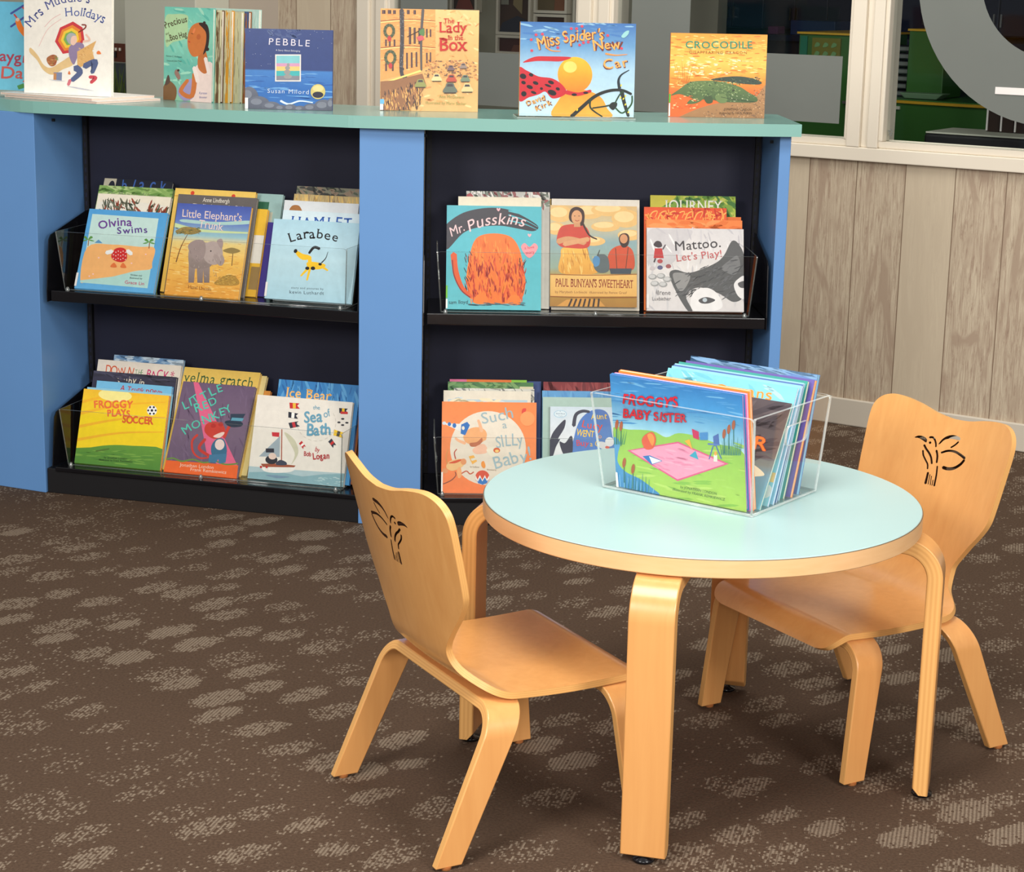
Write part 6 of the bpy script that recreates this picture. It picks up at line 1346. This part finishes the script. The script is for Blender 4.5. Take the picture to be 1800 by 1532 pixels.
a.S([(690, 575), (780, 556), (900, 552), (1000, 570), (1054, 596), (1030, 612), (920, 606), (820, 590)], (62, 76, 64)); a.dabs(60, (700, 556, 1040, 606), 12, [(96, 110, 86), (44, 56, 50)], 10, 30, 2)
a.S([(410, 685), (470, 640), (540, 592), (620, 582), (720, 584), (820, 604), (900, 630), (960, 670), (1010, 700), (1020, 730), (980, 742), (860, 740), (760, 734), (680, 716), (600, 716), (540, 700), (470, 676)], (104, 126, 76), (74, 96, 60))
a.S([(520, 742), (570, 700), (640, 690), (620, 724), (570, 746)], (88, 108, 66)); a.S([(640, 700), (690, 690), (700, 736), (660, 744)], (70, 86, 56)); a.S([(720, 690), (790, 680), (800, 736), (740, 738)], (110, 130, 80))
a.dabs(160, (520, 590, 900, 690), 13, [(150, 166, 110), (60, 80, 54), (128, 148, 96)], 5, 40, 2, keep=lambda x, y: y < 700 and y > 585); a.dabs(50, (800, 640, 1010, 735), 11, [(140, 156, 104), (70, 88, 58), (196, 200, 160)], 20, 30, 2, keep=lambda x, y: y > 560+(x-700)*.4)
a.L([(760, 700), (860, 720), (1000, 738)], 3, (40, 50, 40)); a.E(850, 652, 10, 6, (60, 70, 46)); a.dabs(30, (420, 690, 600, 780), 20, [(250, 210, 150), (220, 90, 46)], 0, 30, 3)
a.T('CROCODILE', (512, 346), (998, 348), 54, (40, 140, 110), 0, .8, .014); a.T('DISAPPEARING DRAGON', (540, 384), (956, 388), 20, (150, 104, 40), 0, 0, .01); a.T('JONATHAN LONDON', (780, 796), (976, 802), 18, (90, 66, 44)); a.T('illustrated by PAUL MORIN', (744, 824), (978, 828), 18, (90, 66, 44)); a.P([(392, 675), (408, 672), (404, 735), (390, 738)], (70, 180, 60)); a.P([(390, 740), (403, 740), (400, 830), (390, 832)], W_)
book(topM((.404, 5.419), (.661, 5.433), ZT_), a, .012, 'orange picture book with a green crocodile, rightmost on the countertop', G_T, (240, 120, 60), (240, 200, 150))
# clear stand under the spotted scarf book
t = empty('book_stand', M=topM((-.006, 5.24), (.306, 5.271), ZT_, 0)); tag(t, 'clear acrylic stand holding the spotted scarf book', 'book stand')
for nm, b in (('base_plate', ((0, -.014, .0003), (.312, .1, .004))), ('front_lip', ((0, -.017, .0003), (.312, -.0142, .014)))):
    mb = MB(); mb.box(*b); o = mb.build(nm, [M['acrylic'], M['acrylic_edge']], t)
    for p in o.data.polygons:
        if p.area < .002: p.material_index = 1
# ------------------------------------------------------------------ light
def area(name, loc, target, size, power, col=(1, 1, 1), sy=None):
    l = bpy.data.lights.new(name, 'AREA'); l.energy = power; l.size = size; l.color = col
    if sy: l.shape = 'RECTANGLE'; l.size_y = sy
    o = bpy.data.objects.new(name, l); C.objects.link(o); o.location = loc
    o.rotation_euler = (Vector(target)-Vector(loc)).to_track_quat('-Z', 'Y').to_euler()
    return o
area('softbox_right', (2.4, .2, 2.3), (.1, 4.4, .6), 1.0, 98, (1, .97, .94))
area('softbox_left', (-2.2, .2, 2.4), (.2, 4.4, .6), 1.0, 88, (1, .97, .94))
area('front_fill', (.0, -1.2, 1.9), (0, 4.6, .6), 1.6, 58, (1, .98, .95))  # unseen fill added behind the camera to lift the book covers
area('overhead_light', (-.1, 2.3, 3.2), (.2, 3.5, 0), 1.3, 75, (1, .96, .9))
area('overhead_light', (.3, 5.6, 3.3), (.2, 7.0, .6), 1.8, 64, (1, .96, .9))  # unseen overhead lamp added to brighten the back wall
area('next_room_fill', (-2.2, 10.0, 2.2), (-2.0, 9.6, 0), 1.2, 9, (1, .95, .85))  # unseen dim lamp added so the unlit next room is not black
w = bpy.data.worlds.new('world'); sc.world = w; w.use_nodes = True
w.node_tree.nodes['Background'].inputs[0].default_value = (1, .98, .95, 1); w.node_tree.nodes['Background'].inputs[1].default_value = .3
sc.view_settings.view_transform = 'Standard'; sc.view_settings.look = 'None'; sc.view_settings.exposure = 0; sc.view_settings.gamma = 1; sc.view_settings.use_curve_mapping = False
sc.cycles.max_bounces = 10; sc.cycles.transparent_max_bounces = 24; sc.cycles.use_denoising = True
